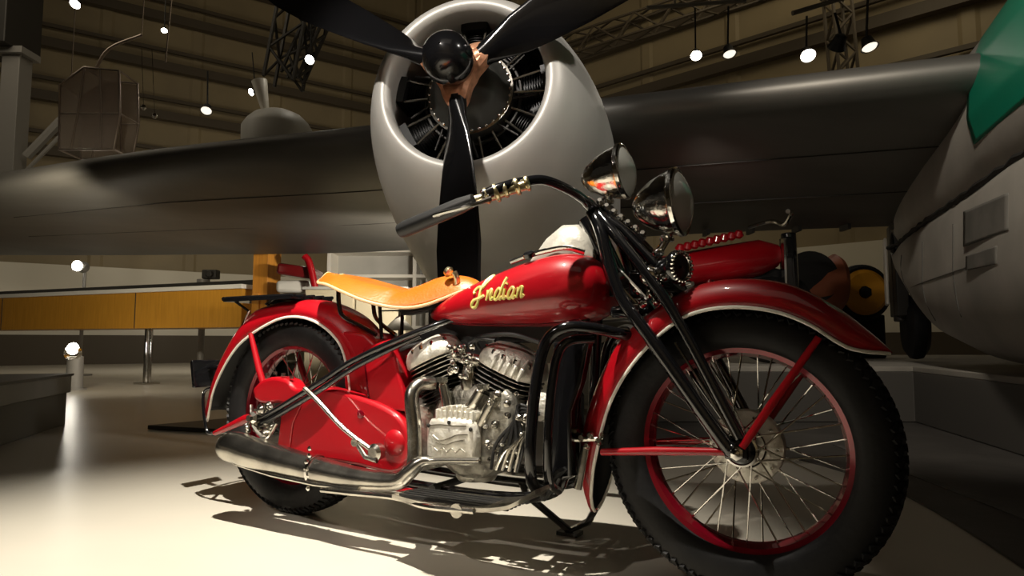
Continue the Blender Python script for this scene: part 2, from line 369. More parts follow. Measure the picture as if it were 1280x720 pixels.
# fender stays
def stays(s):
    MB().tube([(1.727, s * .092, .612), (1.62, s * .094, .455), (1.556, s * .096, .358)], [.008, .0100, .009], 10).build('fender_stay', RED, bike)
    MB().tube([(1.205, s * .092, .318), (1.35, s * .096, .333), (1.522, s * .096, .345)], [.009, .011, .009], 10).build('fender_stay', RED, bike)
    MB().tube([(-.155, s * .096, .632), (-.10, s * .098, .50), (-.030, s * .10, .365)], [.009, .012, .010], 10).build('fender_stay', RED, bike)
    MB().tube([(-.02, s * .10, .352), (-.16, s * .10, .325), (-.345, s * .09, .262)], [.010, .018, .009], 10).build('fender_stay', RED, bike)
both(stays)

# frame
def fr(s):
    MB().tube(cr([(-.02, s * .155, .340), (.070, s * .163, .376), (.270, s * .160, .474), (.373, s * .145, .534), (.52, s * .138, .592), (.665, s * .10, .648), (.766, s * .06, .682)], 8), .0105, 12).build('frame_tube', BLACK, bike)
    MB().tube(cr([(-.02, s * .155, .320), (.071, s * .163, .354), (.271, s * .160, .450), (.374, s * .145, .510), (.50, s * .138, .566), (.62, s * .10, .622)], 8), .0095, 12).build('frame_tube', BLACK, bike)
    MB().tube(cr([(-.02, s * .085, .34), (.20, s * .09, .21), (.60, s * .10, .175), (1.02, s * .09, .185), (1.10, s * .07, .30), (1.135, s * .05, .62), (1.165, s * .02, .84)], 8), .015, 12).build('frame_tube', BLACK, bike)
both(fr)
MB().tube([(.55, 0, .63), (.75, 0, .665), (1.0, 0, .76), (1.17, 0, .86)], .018, 12).tube([(1.135, 0, .95), (1.215, 0, .78)], .030, 16).tube([(.44, 0, .60), (.58, 0, .21)], .017, 12).build('frame_tube', BLACK, bike)
MB().tube(cr([(-.0, -.13, .20), (.3, -.12, .165), (.62, -.12, .16)], 6), .008, 8).build('lower_rail', RED, bike)

# girder fork
def fork(s):
    MB().tube(cr([(1.165, s * .045, .955), (1.20, s * .07, .90), (1.256, s * .088, .731), (1.35, s * .092, .598), (1.512, s * .092, .369), (1.535, s * .092, .350)], 8), [.017] * 24 + [.019] * 17, 12).build('fork_leg', BLACK, bike)
    MB().tube(cr([(1.19, s * .05, .945), (1.234, s * .07, .895), (1.334, s * .085, .770), (1.417, s * .088, .642), (1.551, s * .090, .377)], 8), [.0145] * 33, 12).build('fork_leg', BLACK, bike)
    MB().tube([(1.155, s * .03, .975), (1.25, s * .045, .905), (1.345, s * .05, .80)], .011, 10).build('fork_brace', BLACK, bike)
    MB().tube([(1.405, s * .10, .60), (1.545, s * .10, .375)], .0035, 6).build('brake_cable', CHROME, bike)
    MB().lathe([(.024, 0), (.026, .008), (.02, .02), (.012, .024)], (1.335, s * .07, .77), (0, s, 0), 20).build('fork_knob', CHROME, bike)
    MB().box((1.542, s * .090, .352), (.055, .014, .05)).build('fork_plate', BLACK, bike, mods=('bevel', .006))
both(fork)
# leaf spring bundle and rocker between the legs
m = MB()
for i in range(6):
    z = .0075 * i
    m.loft([[Vector((x, y, zz)) for y, zz in ((-.028, z0 - .003), (.028, z0 - .003), (.028, z0 + .003), (-.028, z0 + .003))] for x, z0 in ((1.16 + .012 * i, .715 + z), (1.27, .745 + z), (1.38, .735 + z), (1.47 - .028 * i, .705 + z))])
m.build('leaf_spring', BLACKM, bike, smooth=30)
MB().box((1.30, 0, .752), (.06, .12, .075)).box((1.25, 0, .68), (.05, .16, .03)).build('fork_yoke', BLACK, bike, mods=('bevel', .01))
for (x, y, z) in ((1.30, -.066, .735), (1.335, -.07, .725), (1.36, -.075, .745), (1.315, -.07, .70), (1.35, -.068, .705), (1.375, -.08, .765), (1.39, -.06, .81), (1.36, -.06, .83)):
    MB().lathe([(.010, 0), (.012, .004), (.007, .014), (.003, .018)], (x, y, z), (0, -1, 0), 10).build('fork_bolt', CHROME, bike)
m = MB()
for (a, b) in (((1.22, -.07, .79), (1.30, -.08, .70)), ((1.24, -.06, .80), (1.33, -.08, .71))):
    m.tube(cr([a, ((a[0] + b[0]) / 2 - .015, a[1] - .02, (a[2] + b[2]) / 2 + .02), b], 6), .004, 6)
m.build('cable', CHROME, bike)

# handlebar
def bar(s):
    pts = [(1.17, s * .02, .960), (1.158, s * .08, .985), (1.138, s * .15, 1.004), (1.112, s * .23, 1.013), (1.085, s * .30, .996), (1.055, s * .35, .975), (1.02, s * .378, .955)]
    P = cr(pts, 8); o = MB().tube(P, [.0165] * 8 + [.0135] * (len(P) - 8), 14).build('handlebar', BLACK, bike)
    g = MB().tube([(1.00, s * .385, .945), (.96, s * .388, .934), (.80, s * .40, .889), (.785, s * .40, .885)], [.016, .020, .021, .018], 16)
    g.build('grip', BLACKM, o)
    c = MB()
    for t, r in ((1.105, .020), (1.085, .023), (1.062, .020), (1.045, .024), (1.025, .021)):
        k = (t - 1.0) / .1; p = Vector((t, s * (.385 - .075 * k), .946 + .042 * k)); c.lathe([(r * .8, -.006), (r, -.003), (r, .003), (r * .8, .006)], p, (.85, -s * .35, .3), 16)
    c.tube([(1.0, s * .378, .945), (1.10, s * .31, .985)], .013, 10); c.build('switch_clamp', BRASS, o, label='brass switch clamp')
    MB().tube(cr([(1.05, s * .385, .945), (1.0, s * .41, .925), (.93, s * .415, .915), (.90, s * .41, .912)], 6), .006, 8).build('lever', CHROME, o)
both(bar)
MB().lathe([(.034, -.03), (.036, .0), (.030, .02), (.012, .03)], (1.165, 0, .955), (-.4, 0, 1), 24).build('head_nut', BLACK, bike)
m = MB()
for i in range(7):
    t = i / 6; p = Vector((1.185 + .12 * t, -.035, .985 - .10 * t)); m.lathe([(.009, 0), (.011, .004), (.006, .012)], p, (.3, -1, .5), 8)
m.tube([(1.18, -.03, .985), (1.31, -.03, .875)], .006, 8); m.build('cable_clips', CHROME, bike)

# lamps
def lamp(name, c, r, ax, depth, stem, lab):
    ax = Vector(ax).normalized(); c = Vector(c)
    prof = [(.004, -depth), (r * .25, -depth * .96), (r * .52, -depth * .80), (r * .76, -depth * .52), (r * .92, -depth * .24), (r * .99, -.008), (r * 1.03, -.004), (r * 1.03, .006), (r * .97, .010), (r * .94, .004)]
    o = MB().lathe(prof, c, ax, 44, capped=False).build(name, SHELL, bike, label=lab)
    MB().lathe([(.006, .012 + r * .30), (r * .25, .010 + r * .29), (r * .5, .008 + r * .235), (r * .75, .006 + r * .14), (r * .95, .006)], c, ax, 40).build('lens', GLASS, o)
    MB().lathe([(.008, -depth * .75), (r * .5, -depth * .62), (r * .8, -depth * .32), (r * .94, .002)], c, ax, 36, capped=False).build('reflector', REFL, o)
    m = MB(); m.tube(cr(stem, 6), .011, 10); m.lathe([(.018, -.008), (.02, 0), (.014, .01)], stem[0], (0, 0, 1), 14)
    for p in stem[1:]: m.lathe([(.014, -.008), (.017, 0), (.012, .008)], p, (0, 0, 1), 12)
    m.build('lamp_bracket', CHROME, o); return o
lamp('headlamp', (1.392, 0, .970), .090, (1, -.02, .06), .125, [(1.36, 0, .875), (1.34, -.02, .835), (1.31, -.02, .81)], 'chrome headlamp lower and further forward')
lamp('headlamp', (1.212, .08, 1.093), .080, (1, .02, .10), .130, [(1.165, .07, 1.01), (1.155, .05, .99), (1.165, .02, .965)], 'chrome lamp above the handlebar')

# horn
h = MB().lathe([(.040, .004), (.043, .0), (.043, -.012), (.036, -.018), (.030, -.05), (.018, -.07), (.010, -.085)], (1.418, -.082, .788), (1, -.45, .02), 36, capped=False).build('horn', BLACK, bike)
m = MB(); ax = Vector((1, -.45, .02)).normalized(); u = Vector((0, 0, 1)); v = ax.cross(u)
for i in range(22):
    a = 2 * PI * i / 22; m.lathe([(.0045, 0), (.005, .003), (.003, .008)], Vector((1.418, -.082, .788)) + (u * math.cos(a) + v * math.sin(a)) * .037, ax, 8)
m.tube([Vector((1.418, -.082, .788)) + (u * math.cos(2 * PI * i / 40) + v * math.sin(2 * PI * i / 40)) * .036 for i in range(40)], .004, 6, closed=True)
m.build('horn_ring', CHROME, h)
MB().lathe([(.004, .0), (.032, -.006), (.036, -.002)], (1.418, -.082, .788), ax, 24, capped=False).build('horn_grille', BLACKM, h)

# tank
TT = [(.600, .690, .676, .020), (.625, .706, .666, .052), (.68, .733, .655, .090), (.76, .765, .648, .120), (.85, .796, .645, .138), (.95, .827, .643, .148), (1.04, .846, .644, .152), (1.11, .850, .650, .150), (1.16, .836, .664, .132), (1.19, .808, .688, .105), (1.207, .77, .722, .06)]
NE = 2.5
def tank_at(x):
    t = [Vector((a[0], 0, 0)) for a in TT]
    P = TANKS
    for p, q in zip(P, P[1:]):
        if x <= q[0]:
            k = (x - p[0]) / (q[0] - p[0]); return [p[i] + (q[i] - p[i]) * k for i in range(1, 4)]
    return P[-1][1:]
_a = cr([(a[0], a[1], a[2]) for a in TT], 6); _b = cr([(a[0], a[3], 0) for a in TT], 6)
TANKS = [(p.x, p.y, p.z, q.y) for p, q in zip(_a, _b)]
secs = []
for x, zt, zb, wd in TANKS:
    zc = (zt + zb) / 2; hz = (zt - zb) / 2; row = []
    for k in range(40):
        a = 2 * PI * k / 40; ca, sa = math.cos(a), math.sin(a)
        row.append((x, wd * math.copysign(abs(ca) ** (2 / NE), ca), zc + hz * math.copysign(abs(sa) ** (2 / NE), sa)))
    secs.append(row)
tank = MB().loft(secs).build('fuel_tank', RED, bike, smooth=60)
def tank_y(x, z):
    zt, zb, wd = tank_at(x); zc = (zt + zb) / 2; hz = (zt - zb) / 2
    f = min(.999, abs((z - zc) / hz)); return -wd * (1 - f ** NE) ** (1 / NE)
# gold script: Indian
S = {  # strokes in a unit box, baseline 0, x-height 1
 'I': [[(-.35, .75), (-.5, .95), (-.3, 1.25), (.1, 1.35), (.5, 1.25), (.95, 1.7), (1.15, 2.2), (.95, 2.45), (.6, 2.1), (.45, 1.3), (.5, .4), (.35, -.35), (-.05, -.6), (-.4, -.35), (-.3, .05), (.1, .2), (.7, .3), (1.15, .5)]],
 'n': [[(0, .95), (.12, .55), (.1, 0)], [(.1, .5), (.35, .95), (.6, .9), (.62, .4), (.7, .02), (.95, .25)]],
 'd': [[(.75, .85), (.4, 1.0), (.1, .6), (.12, .1), (.4, 0), (.7, .35), (.85, 1.0)], [(1.05, 2.0), (.85, 1.0), (.75, .2), (.9, 0), (1.1, .25)]],
 'i': [[(.05, .95), (.05, .2), (.2, 0), (.42, .25)], [(.12, 1.35), (.16, 1.48)]],
 'a': [[(.75, .85), (.4, 1.0), (.1, .6), (.12, .1), (.4, 0), (.7, .35), (.78, .9)], [(.78, .9), (.72, .2), (.85, 0), (1.05, .25)]]}
pen = 1.0; sc_ = .0345; x0, z0 = .832, .716; m = MB()
def place_glyph(ch, px, mb):
    for st in S[ch]:
        pts = cr([(p[0] * .72 + px + p[1] * .22, p[1], 0) for p in st], 6); out = []
        for p in pts:
            x = x0 + p.x * sc_; z = z0 + p.y * sc_ * .86 + (x - x0) * .035; out.append((x, tank_y(x, z) - .0015, z))
        w_ = [0.0046 if ch == 'I' else 0.0043] * len(out)
        mb.tube(out, w_, 6)
script = MB(); px = .35
for ch, adv in (('I', 1.12), ('n', .78), ('d', .88), ('i', .42), ('a', .86), ('n', .7)):
    place_glyph(ch, px, script); px += adv
script.build('tank_script', GOLD, tank, label='gold flowing script lettering')
MB().tube([(x, tank_y(x, tank_at(x)[1] + .012) * .9, tank_at(x)[1] + .010) for x in [.66 + .02 * i for i in range(25)]], .003, 6).build('tank_seam', CRIMSON, tank)
# console and filler on the tank
secs = []
for x, z0_, h_, w_ in ((.955, .822, .010, .03), (.985, .832, .028, .052), (1.02, .838, .066, .060), (1.065, .842, .094, .062), (1.11, .838, .096, .060), (1.145, .825, .080, .05), (1.165, .81, .05, .035)):
    secs.append([(x, w_ * math.copysign(abs(math.cos(a)) ** .8, math.cos(a)), z0_ + h_ * max(0, math.sin(a)) ** .8 - (0.01 if math.sin(a) < 0 else 0)) for a in [2 * PI * k / 28 for k in range(28)]])
MB().loft(secs).build('instrument_console', mat('console_pale_metal', (.62, .59, .52), .4, .4, bump=(30, .3)), bike)
MB().tube(cr([(.93, -.085, .829), (.98, -.075, .845), (1.04, -.072, .856), (1.10, -.072, .860), (1.15, -.06, .845)], 6), .008, 8).build('console_trim', CHROME, bike)
MB().lathe([(.018, 0), (.018, .012), (.010, .016)], (1.0, -.10, .838), (-.1, -.5, 1), 16).build('filler_cap', BLACK, bike)
MB().tube(cr([(.70, -.03, .745), (.72, -.05, .79), (.715, -.06, .815)], 5), .010, 10).lathe([(.012, 0), (.018, .006), (.013, .018), (.004, .022)], (.70, -.055, .812), (-.8, -.2, .5), 14).build('shift_knob', BRASS, bike)

# saddle
ST = [(.165, .836, .815, .07), (.20, .832, .800, .115), (.27, .818, .788, .145), (.35, .798, .762, .160), (.43, .780, .733, .155), (.50, .769, .714, .135), (.57, .784, .706, .118), (.63, .803, .712, .100), (.69, .806, .732, .080), (.74, .796, .752, .060), (.785, .772, .762, .030)]
P1 = cr([(a[0], a[1], a[2]) for a in ST], 5); P2 = cr([(a[0], a[3], 0) for a in ST], 5)
rows = []
for p, q in zip(P1, P2):
    row = []
    for k in range(29):
        t = -1 + 2 * k / 28; row.append(Vector((p.x, q.y * t, p.z + (p.y - p.z) * (1 - abs(t) ** 2.3) + (.010 * math.exp(-((abs(t) - .55) / .25) ** 2) if p.x < .5 else 0))))
    rows.append(row)
saddle = MB().loft(rows, closed=False).build('saddle', LEATHER, bike, mods=('solid', .008), smooth=70)
ring = [r[0] for r in rows] + rows[-1][1:-1] + [r[-1] for r in rows[::-1]] + rows[0][::-1][1:-1]
MB().tube(ring, .0055, 8, closed=True).build('saddle_piping', PIPING, saddle)
def seatpost(s):
    MB().tube(cr([(.262, s * .085, .785), (.268, s * .085, .72), (.285, s * .08, .685), (.34, s * .06, .655), (.40, s * .05, .625)], 6), .0075, 8).build('saddle_support', BLACK, bike)
    MB().tube([(.42, s * .06, .745), (.425, s * .05, .61)], .006, 8).build('saddle_support', BLACK, bike)
both(seatpost)
MB().box((.58, 0, .715), (.20, .05, .03), rot=Matrix.Rotation(-.12, 3, 'Y')).tube([(.60, 0, .71), (.60, 0, .62)], .02, 12).build('saddle_bracket', BLACKM, bike, mods=('bevel', .005))

# luggage rack
m = MB(); m.box((-.13, 0, .757), (.36, .20, .010))
for y in (-.09, -.045, 0, .045, .09): m.tube([(-.31, y, .765), (.06, y, .765)], .007, 8)
m.tube(cr([(-.31, -.1, .763), (-.325, -.05, .763), (-.33, 0, .763), (-.325, .05, .763), (-.31, .1, .763)], 4), .008, 8); m.build('luggage_rack', BLACK, bike)
for y in (-.07, .07): MB().tube([(-.28, y, .755), (-.20, y, .715), (-.24, y, .65)], .006, 6).build('rack_strut', CHROME, bike)
# tail lamp, plate, rear stand
MB().lathe([(.006, -.04), (.035, -.03), (.038, 0), (.034, .012)], (-.43, .13, .60), (-1, 0, 0), 24).tube([(-.40, .13, .60), (-.33, .06, .60)], .010, 8).build('tail_lamp', BLACK, bike)
MB().box((-.545, .02, .475), (.018, .15, .11), rot=Matrix.Rotation(-.2, 3, 'Y')).tube([(-.54, .02, .50), (-.44, .0, .50)], .012, 8).build('plate_holder', BLACK, bike, mods=('bevel', .006))
MB().tube(cr([(-.34, -.09, .262), (-.40, -.085, .27), (-.435, -.08, .40), (-.40, -.06, .43)], 6), .006, 8).tube(cr([(-.34, -.09, .262), (-.40, 0, .255), (-.34, .09, .262)], 6), .008, 8).build('rear_stand_loop', BLACK, bike)

# chain guard (red)
G = cr([(-.084, 0, .438), (-.04, 0, .468), (.02, 0, .483), (.092, 0, .474), (.131, 0, .448), (.216, 0, .456), (.306, 0, .450), (.409, 0, .432), (.500, 0, .410), (.571, 0, .379), (.610, 0, .330), (.618, 0, .270), (.592, 0, .227), (.543, 0, .208), (.46, 0, .214), (.381, 0, .220), (.242, 0, .225), (.124, 0, .234), (.085, 0, .277), (.098, 0, .340), (.070, 0, .392), (-.02, 0, .388), (-.07, 0, .40)], 4)
g = MB().prism([(p.x, p.z) for p in G], -.075, -.142).build('chain_guard', RED, bike, smooth=50, mods=('bevel', .014))
MB().lathe([(.042, 0), (.039, .008), (.030, .014), (.018, .017), (.006, .018)], (.560, -.136, .300), (0, -1, 0), 32).build('guard_boss', RED, g)
MB().lathe([(.013, 0), (.013, .004), (.007, .006)], (.425, -.141, .378), (0, -1, 0), 20).build('guard_badge', CRIMSON, g)
MB().prism([(.06, .245), (.075, .36), (.14, .43), (.17, .40), (.13, .33), (.12, .245)], -.14, -.147).build('guard_panel', RED, g, mods=('bevel', .003))
MB().tube([(p.x, -.138, p.z) for p in G[60:78]], .0035, 6).build('guard_edging', NICKEL, g)
for x, z in ((-.02, .485), (.02, .490), (.06, .486), (.10, .478)): MB().lathe([(.007, 0), (.007, .010)], (x, -.13, z), (0, 0, 1), 8).build('guard_bolt', NICKEL, g)
MB().prism([(.405, .585), (.521, .612), (.590, .390), (.43, .40)], .07, -.120).build('tool_box', RED, bike, mods=('bevel', .008))
MB().tube([(.413, -.121, .575), (.438, -.121, .42)], .003, 6).build('tool_box_hinge', CRIMSON, bike)
# rear hub hardware
m = MB()
for i in range(26):
    x = -.085 + random.random() * .15; z = .285 + random.random() * .10; r = .006 + random.random() * .011
    m.lathe([(r, 0), (r * 1.1, .005), (r * .6, .014), (.002, .016)], (x, -.135 - random.random() * .03, z), (random.uniform(-.3, .3), -1, random.uniform(-.3, .3)), 8)
m.lathe([(.022, 0), (.022, .012), (.012, .02), (.012, .03)], (-.03, -.165, .345), (0, -1, 0), 6); m.box((-.02, -.125, .34), (.10, .03, .06))
m.tube(cr([(-.06, -.16, .385), (-.03, -.175, .32), (.03, -.17, .28), (.07, -.16, .33)], 5), .006, 8)
m.build('rear_axle_hardware', NICKEL, bike)
# kick starter
m = MB(); m.tube(cr([(.245, -.205, .455), (.258, -.205, .448), (.31, -.205, .415), (.41, -.20, .340), (.52, -.195, .283)], 6), .0085, 10)
m.lathe([(.025, -.012), (.026, .012), (.016, .02)], (.53, -.185, .277), (0, -1, 0), 20); m.tube([(.465, -.20, .30), (.50, -.20, .262), (.545, -.20, .255)], .008, 8); m.lathe([(.012, -.01), (.012, .01)], (.462, -.20, .302), (0, -1, 0), 12)
m.build('kick_starter', NICKEL, bike)

# exhaust
P = cr([(-.140, -.20, .246), (-.125, -.20, .246), (-.06, -.20, .243), (.0, -.20, .233), (.136, -.20, .218), (.316, -.20, .203), (.48, -.20, .196), (.617, -.20, .203), (.660, -.195, .232), (.694, -.185, .262), (.74, -.175, .268), (.88, -.165, .280)], 5)
tab = [(-.14, .030), (-.130, .044), (-.10, .052), (0, .053), (.136, .050), (.316, .042), (.48, .034), (.60, .027), (.68, .021), (.72, .011), (.9, .009)]
ex = MB().tube(P, [lerp1(tab, p.x)[0] for p in P], 22).build('exhaust_pipe', NICKEL, bike, smooth=50)
MB().tube(cr([(.672, -.10, .478), (.652, -.14, .476), (.645, -.168, .445), (.658, -.172, .36), (.664, -.175, .285), (.664, -.18, .245)], 6), .022, 16).build('exhaust_pipe', NICKEL, bike)
m = MB()
for i in range(7): m.lathe([(.007, 0), (.008, .004), (.003, .009)], (.30 + .004 * math.sin(i * 2), -.240 + .004 * abs(i - 3), .275 - .020 * i), (0, -1, 0), 8)
m.tube([(.30, -.236 + .01 * math.cos(a), .21 + .052 * math.sin(a)) if 0 else (.30, -.20 - .046 * math.cos(a), .206 + .046 * math.sin(a)) for a in [2 * PI * i / 24 for i in range(24)]], .004, 6, closed=True)
m.build('exhaust_clamp', CHROME, ex)
MB().tube([(-.05, -.225, .197), (.15, -.243, .182), (.33, -.238, .172), (.5, -.228, .172)], .006, 8).build('exhaust_trim', NICKEL, ex)

# engine
AGED = mat('aged_cast_aluminium', (0.16, 0.15, 0.13), 0.6, 0.42, noise=(22, (0.46, 0.44, 0.38), 0.4, 0.62), bump=(60, 0.6))
eng = MB().lathe([(.02, -.10), (.115, -.10), (.135, -.085), (.142, -.05), (.142, .05), (.135, .085), (.115, .10), (.02, .10)], (.79, 0, .345), (0, 1, 0), 48).lathe([(.09, -.09), (.11, -.07), (.11, .07), (.09, .09)], (.60, 0, .32), (0, 1, 0), 36).build('engine', AGED, bike, label='V-twin engine with pale cast heads')
MB().prism([(.700, .252), (.84, .258), (.856, .275), (.858, .368), (.845, .384), (.775, .390), (.700, .380), (.688, .36), (.688, .265)], -.08, -.158, inset=.014).build('cam_cover', ALU, eng, smooth=50)
# embossed lines on the cover
m = MB()
def emb(pts, r=.0022): m.tube(cr([(x, -.158, z) for x, z in pts], 4), r, 6)
emb([(.705, .362), (.74, .367), (.78, .366), (.83, .368)]); emb([(.715, .335), (.74, .322), (.77, .330), (.80, .342), (.835, .345)]); emb([(.725, .318), (.76, .312), (.79, .322), (.825, .330)])
emb([(.72, .300), (.735, .292), (.75, .302), (.765, .292), (.78, .303), (.795, .293), (.81, .304), (.825, .296)]); emb([(.705, .275), (.74, .271), (.78, .273), (.83, .272)])
m.build('cover_relief', NICKEL, eng)
m = MB()
for x, z in ((.700, .272), (.732, .268), (.765, .266), (.80, .268), (.84, .274), (.845, .36), (.70, .362), (.772, .375)): m.lathe([(.006, 0), (.006, .004), (.003, .006)], (x, -.157, z), (0, -1, 0), 6)
m.build('cover_screws', IRON, eng)
m = MB()
for i in range(8):
    x = .722 + i * .0175; m.box((x, -.115, .402 - .001 * (i - 3.5) ** 2), (.006, .075, .040))
m.box((.783, -.11, .395), (.135, .07, .022)); m.build('breather_fins', ALU, eng, mods=('bevel', .002))
MB().lathe([(.060, 0), (.062, .04), (.056, .05), (.02, .052)], (.775, -.02, .245), (0, 0, -1), 36).build('oil_sump', ALU, eng)
def cyl(cx, cz, ang, ribs):
    R = Matrix.Translation((cx, -.02, cz)) @ Matrix.Rotation(-ang, 4, 'Y') @ Matrix.Diagonal((1.08, 1.05, 1.10, 1))
    def rr(sx, sy, z, n=36, e=3.2, ox=0):
        return [(ox + sx * math.copysign(abs(math.cos(a)) ** (2 / e), math.cos(a)), sy * math.copysign(abs(math.sin(a)) ** (2 / e), math.sin(a)), z) for a in [2 * PI * k / n for k in range(n)]]
    h = MB().loft([rr(.086, .082, 0), rr(.090, .085, .006), rr(.089, .083, .026), rr(.080, .074, .046), rr(.060, .058, .062), rr(.030, .030, .070), rr(.008, .008, .071)], M=R).build('cylinder_head', ALU, eng, smooth=50)
    if ribs:
        m = MB()
        for i in range(5): m.tube([R @ Vector((-.018 + i * .021, -.086, .002)), R @ Vector((-.016 + i * .021, -.080, .032)), R @ Vector((-.014 + i * .019, -.055, .056))], [.004, .0075, .003], 8)
        m.build('head_rib', ALU, h)
    m = MB()
    for x, y in ((-.07, -.055), (-.035, -.072), (0, -.078), (.035, -.072), (.07, -.055), (-.05, .0), (.05, 0), (0, -.02)):
        m.lathe([(.006, 0), (.006, .010), (.003, .013)], R @ Vector((x, y, .036 if abs(y) > .05 else .058)), R.to_3x3() @ Vector((0, 0, 1)), 6)
    m.build('head_bolts', CHROME, h)
    b = MB().tube([R @ Vector((0, 0, 0)), R @ Vector((0, 0, -.18))], .062, 28)
    b = b.build('cylinder_barrel', IRON, eng)
    m = MB()
    for i in range(9):
        z = -.008 - i * .0125; s = 1 if i < 5 else .9
        m.loft([rr(.084 * s, .080 * s, z - .002), rr(.087 * s, .083 * s, z), rr(.084 * s, .080 * s, z + .002)], M=R)
    m.build('cooling_fins', IRON, b, smooth=20)
    m = MB()
    for i in range(5):
        z = -.008 - i * .0125; m.tube([Vector(p) for p in [R @ Vector(q) for q in rr(.0865, .0825, z)]], .0014, 5, closed=True)
    m.build('fin_edges', NICKEL, b)
cyl(.642, .542, math.radians(22), False)
cyl(.898, .518, math.radians(-22), True)
for a, b in (((.715, -.115, .490), (.742, -.115, .395)), ((.858, -.115, .475), (.800, -.115, .395)), ((.905, -.125, .455), (.855, -.125, .372))):
    MB().tube([a, Vector(a).lerp(Vector(b), .12), Vector(a).lerp(Vector(b), .15), b], [.011, .011, .0145, .017], 14).lathe([(.019, -.006), (.019, .008)], a, (0, 0, 1), 6).build('pushrod_tube', NICKEL, eng)
MB().prism([(.48, .585), (.62, .662), (1.15, .668), (1.12, .585), (1.0, .60), (.90, .60), (.80, .52), (.74, .52), (.66, .60), (.58, .565)], -.03, .03).build('frame_cradle', BLACKM, bike, mods=('bevel', .006))
# carburettor and intake greebles
m = MB(); m.tube([(.70, -.06, .565), (.79, -.07, .55), (.88, -.06, .535)], .020, 14); m.lathe([(.024, -.04), (.028, -.02), (.028, .01), (.018, .035)], (.785, -.075, .50), (0, 0, 1), 20); m.build('carburettor', NICKEL, eng)
m = MB()
for i in range(34):
    x = .735 + random.random() * .085; z = .50 + random.random() * .09; r = .004 + random.random() * .008
    MB().lathe([(r, 0), (r * 1.1, .004), (r * .6, .012), (.002, .014)], (x, -.095 - random.random() * .02, z), (random.uniform(-.6, .6), -1, random.uniform(-.4, .6)), 8).build('intake_fitting', CHROME, eng)
MB().tube(cr([(.80, -.10, .595), (.86, -.11, .618), (.95, -.11, .622), (1.03, -.10, .60)], 6), .007, 8).build('spark_lead', BLACKM, eng)
MB().tube(cr([(.60, -.06, .60), (.55, -.08, .585), (.50, -.09, .56)], 6), .007, 8).build('spark_lead', BLACKM, eng)
MB().tube(cr([(.83, -.09, .58), (.83, -.11, .61), (.90, -.12, .605)], 6), .005, 8).build('spark_lead', BLACKM, eng)
# timing side gear case, generator and linkage clutter
MB().prism([(.85, .26), (.91, .27), (.955, .35), (.955, .45), (.93, .47), (.88, .43), (.85, .36)], -.05, -.125, inset=.012).build('gear_case', AGED, eng, smooth=50)
MB().lathe([(.020, -.075), (.036, -.07), (.040, -.05), (.040, .07), (.03, .08)], (1.03, -.04, .425), (0, 1, 0), 28).build('generator', ALU, eng)
MB().prism([(1.085, .60), (1.19, .615), (1.165, .50), (1.135, .42), (1.135, .25), (1.07, .235), (1.078, .42)], -.13, -.09).build('front_guard_plate', BLACK, bike, mods=('bevel', .008))
MB().box((1.05, 0, .30), (.06, .12, .16)).box((1.085, -.03, .40), (.06, .09, .13)).build('regulator_box', BLACK, bike, mods=('bevel', .012))
m = MB()
for i in range(34):
    x = .885 + random.random() * .15; z = .275 + random.random() * .19; r = .004 + random.random() * .008
    MB().lathe([(r, 0), (r * 1.1, .004), (r * .6, .012), (.002, .014)], (x, -.125 - random.random() * .035, z), (random.uniform(-.8, .8), -1, random.uniform(-.6, .8)), 8).build('linkage_fitting', NICKEL, eng)
for i in range(4): MB().tube(cr([(.93 + .02 * i, -.165, .26), (.96 + .018 * i, -.17, .31 + .01 * i), (1.01 + .008 * i, -.165, .345 + .012 * i)], 5), .0042, 6).build('linkage_wire', NICKEL, eng)
m = MB()
for i in range(5): m.tube(cr([(.90 + .02 * i, -.14, .255), (.93 + .02 * i, -.16, .33), (.99, -.15, .39 + .01 * i), (1.04, -.12, .41)], 5), .005, 6)
m.build('linkage_rods', BLACKM, eng)
m = MB()
for x, y, z, r in ((1.15, -.09, .350, .012), (1.175, -.09, .358, .010), (1.20, -.09, .345, .011), (1.165, -.09, .33, .009), (1.21, -.09, .362, .008), (1.135, -.09, .365, .009)): m.lathe([(r, 0), (r * 1.1, .006), (r * .5, .02)], (x, y, z), (.2, -1, .2), 10)
m.tube([(1.10, -.10, .30), (1.13, -.10, .345), (1.21, -.09, .352)], .007, 8); m.tube([(1.14, -.10, .22), (1.16, -.09, .33)], .012, 10); m.build('brake_linkage', NICKEL, bike)
MB().tube(cr([(1.05, -.12, .19), (1.085, -.14, .225), (1.105, -.14, .255)], 5), .010, 8).box((1.108, -.15, .262), (.04, .05, .010), rot=Matrix.Rotation(-.8, 3, 'Y')).build('brake_pedal', BLACKM, bike)

# crash bars
def crash(s):
    MB().tube(cr([(1.055, s * .10, .20), (1.060, s * .19, .235), (1.064, s * .22, .30), (1.072, s * .22, .42), (1.088, s * .22, .53), (1.112, s * .215, .605), (1.158, s * .20, .638), (1.21, s * .15, .636), (1.27, s * .06, .618)], 8), .0150, 14).build('crash_bar', BLACK, bike)
    MB().tube(cr([(1.085, s * .10, .21), (1.098, s * .18, .25), (1.104, s * .20, .33), (1.112, s * .20, .45), (1.128, s * .195, .56), (1.155, s * .18, .603), (1.20, s * .13, .61)], 8), .0125, 14).build('crash_bar', BLACK, bike)
both(crash)
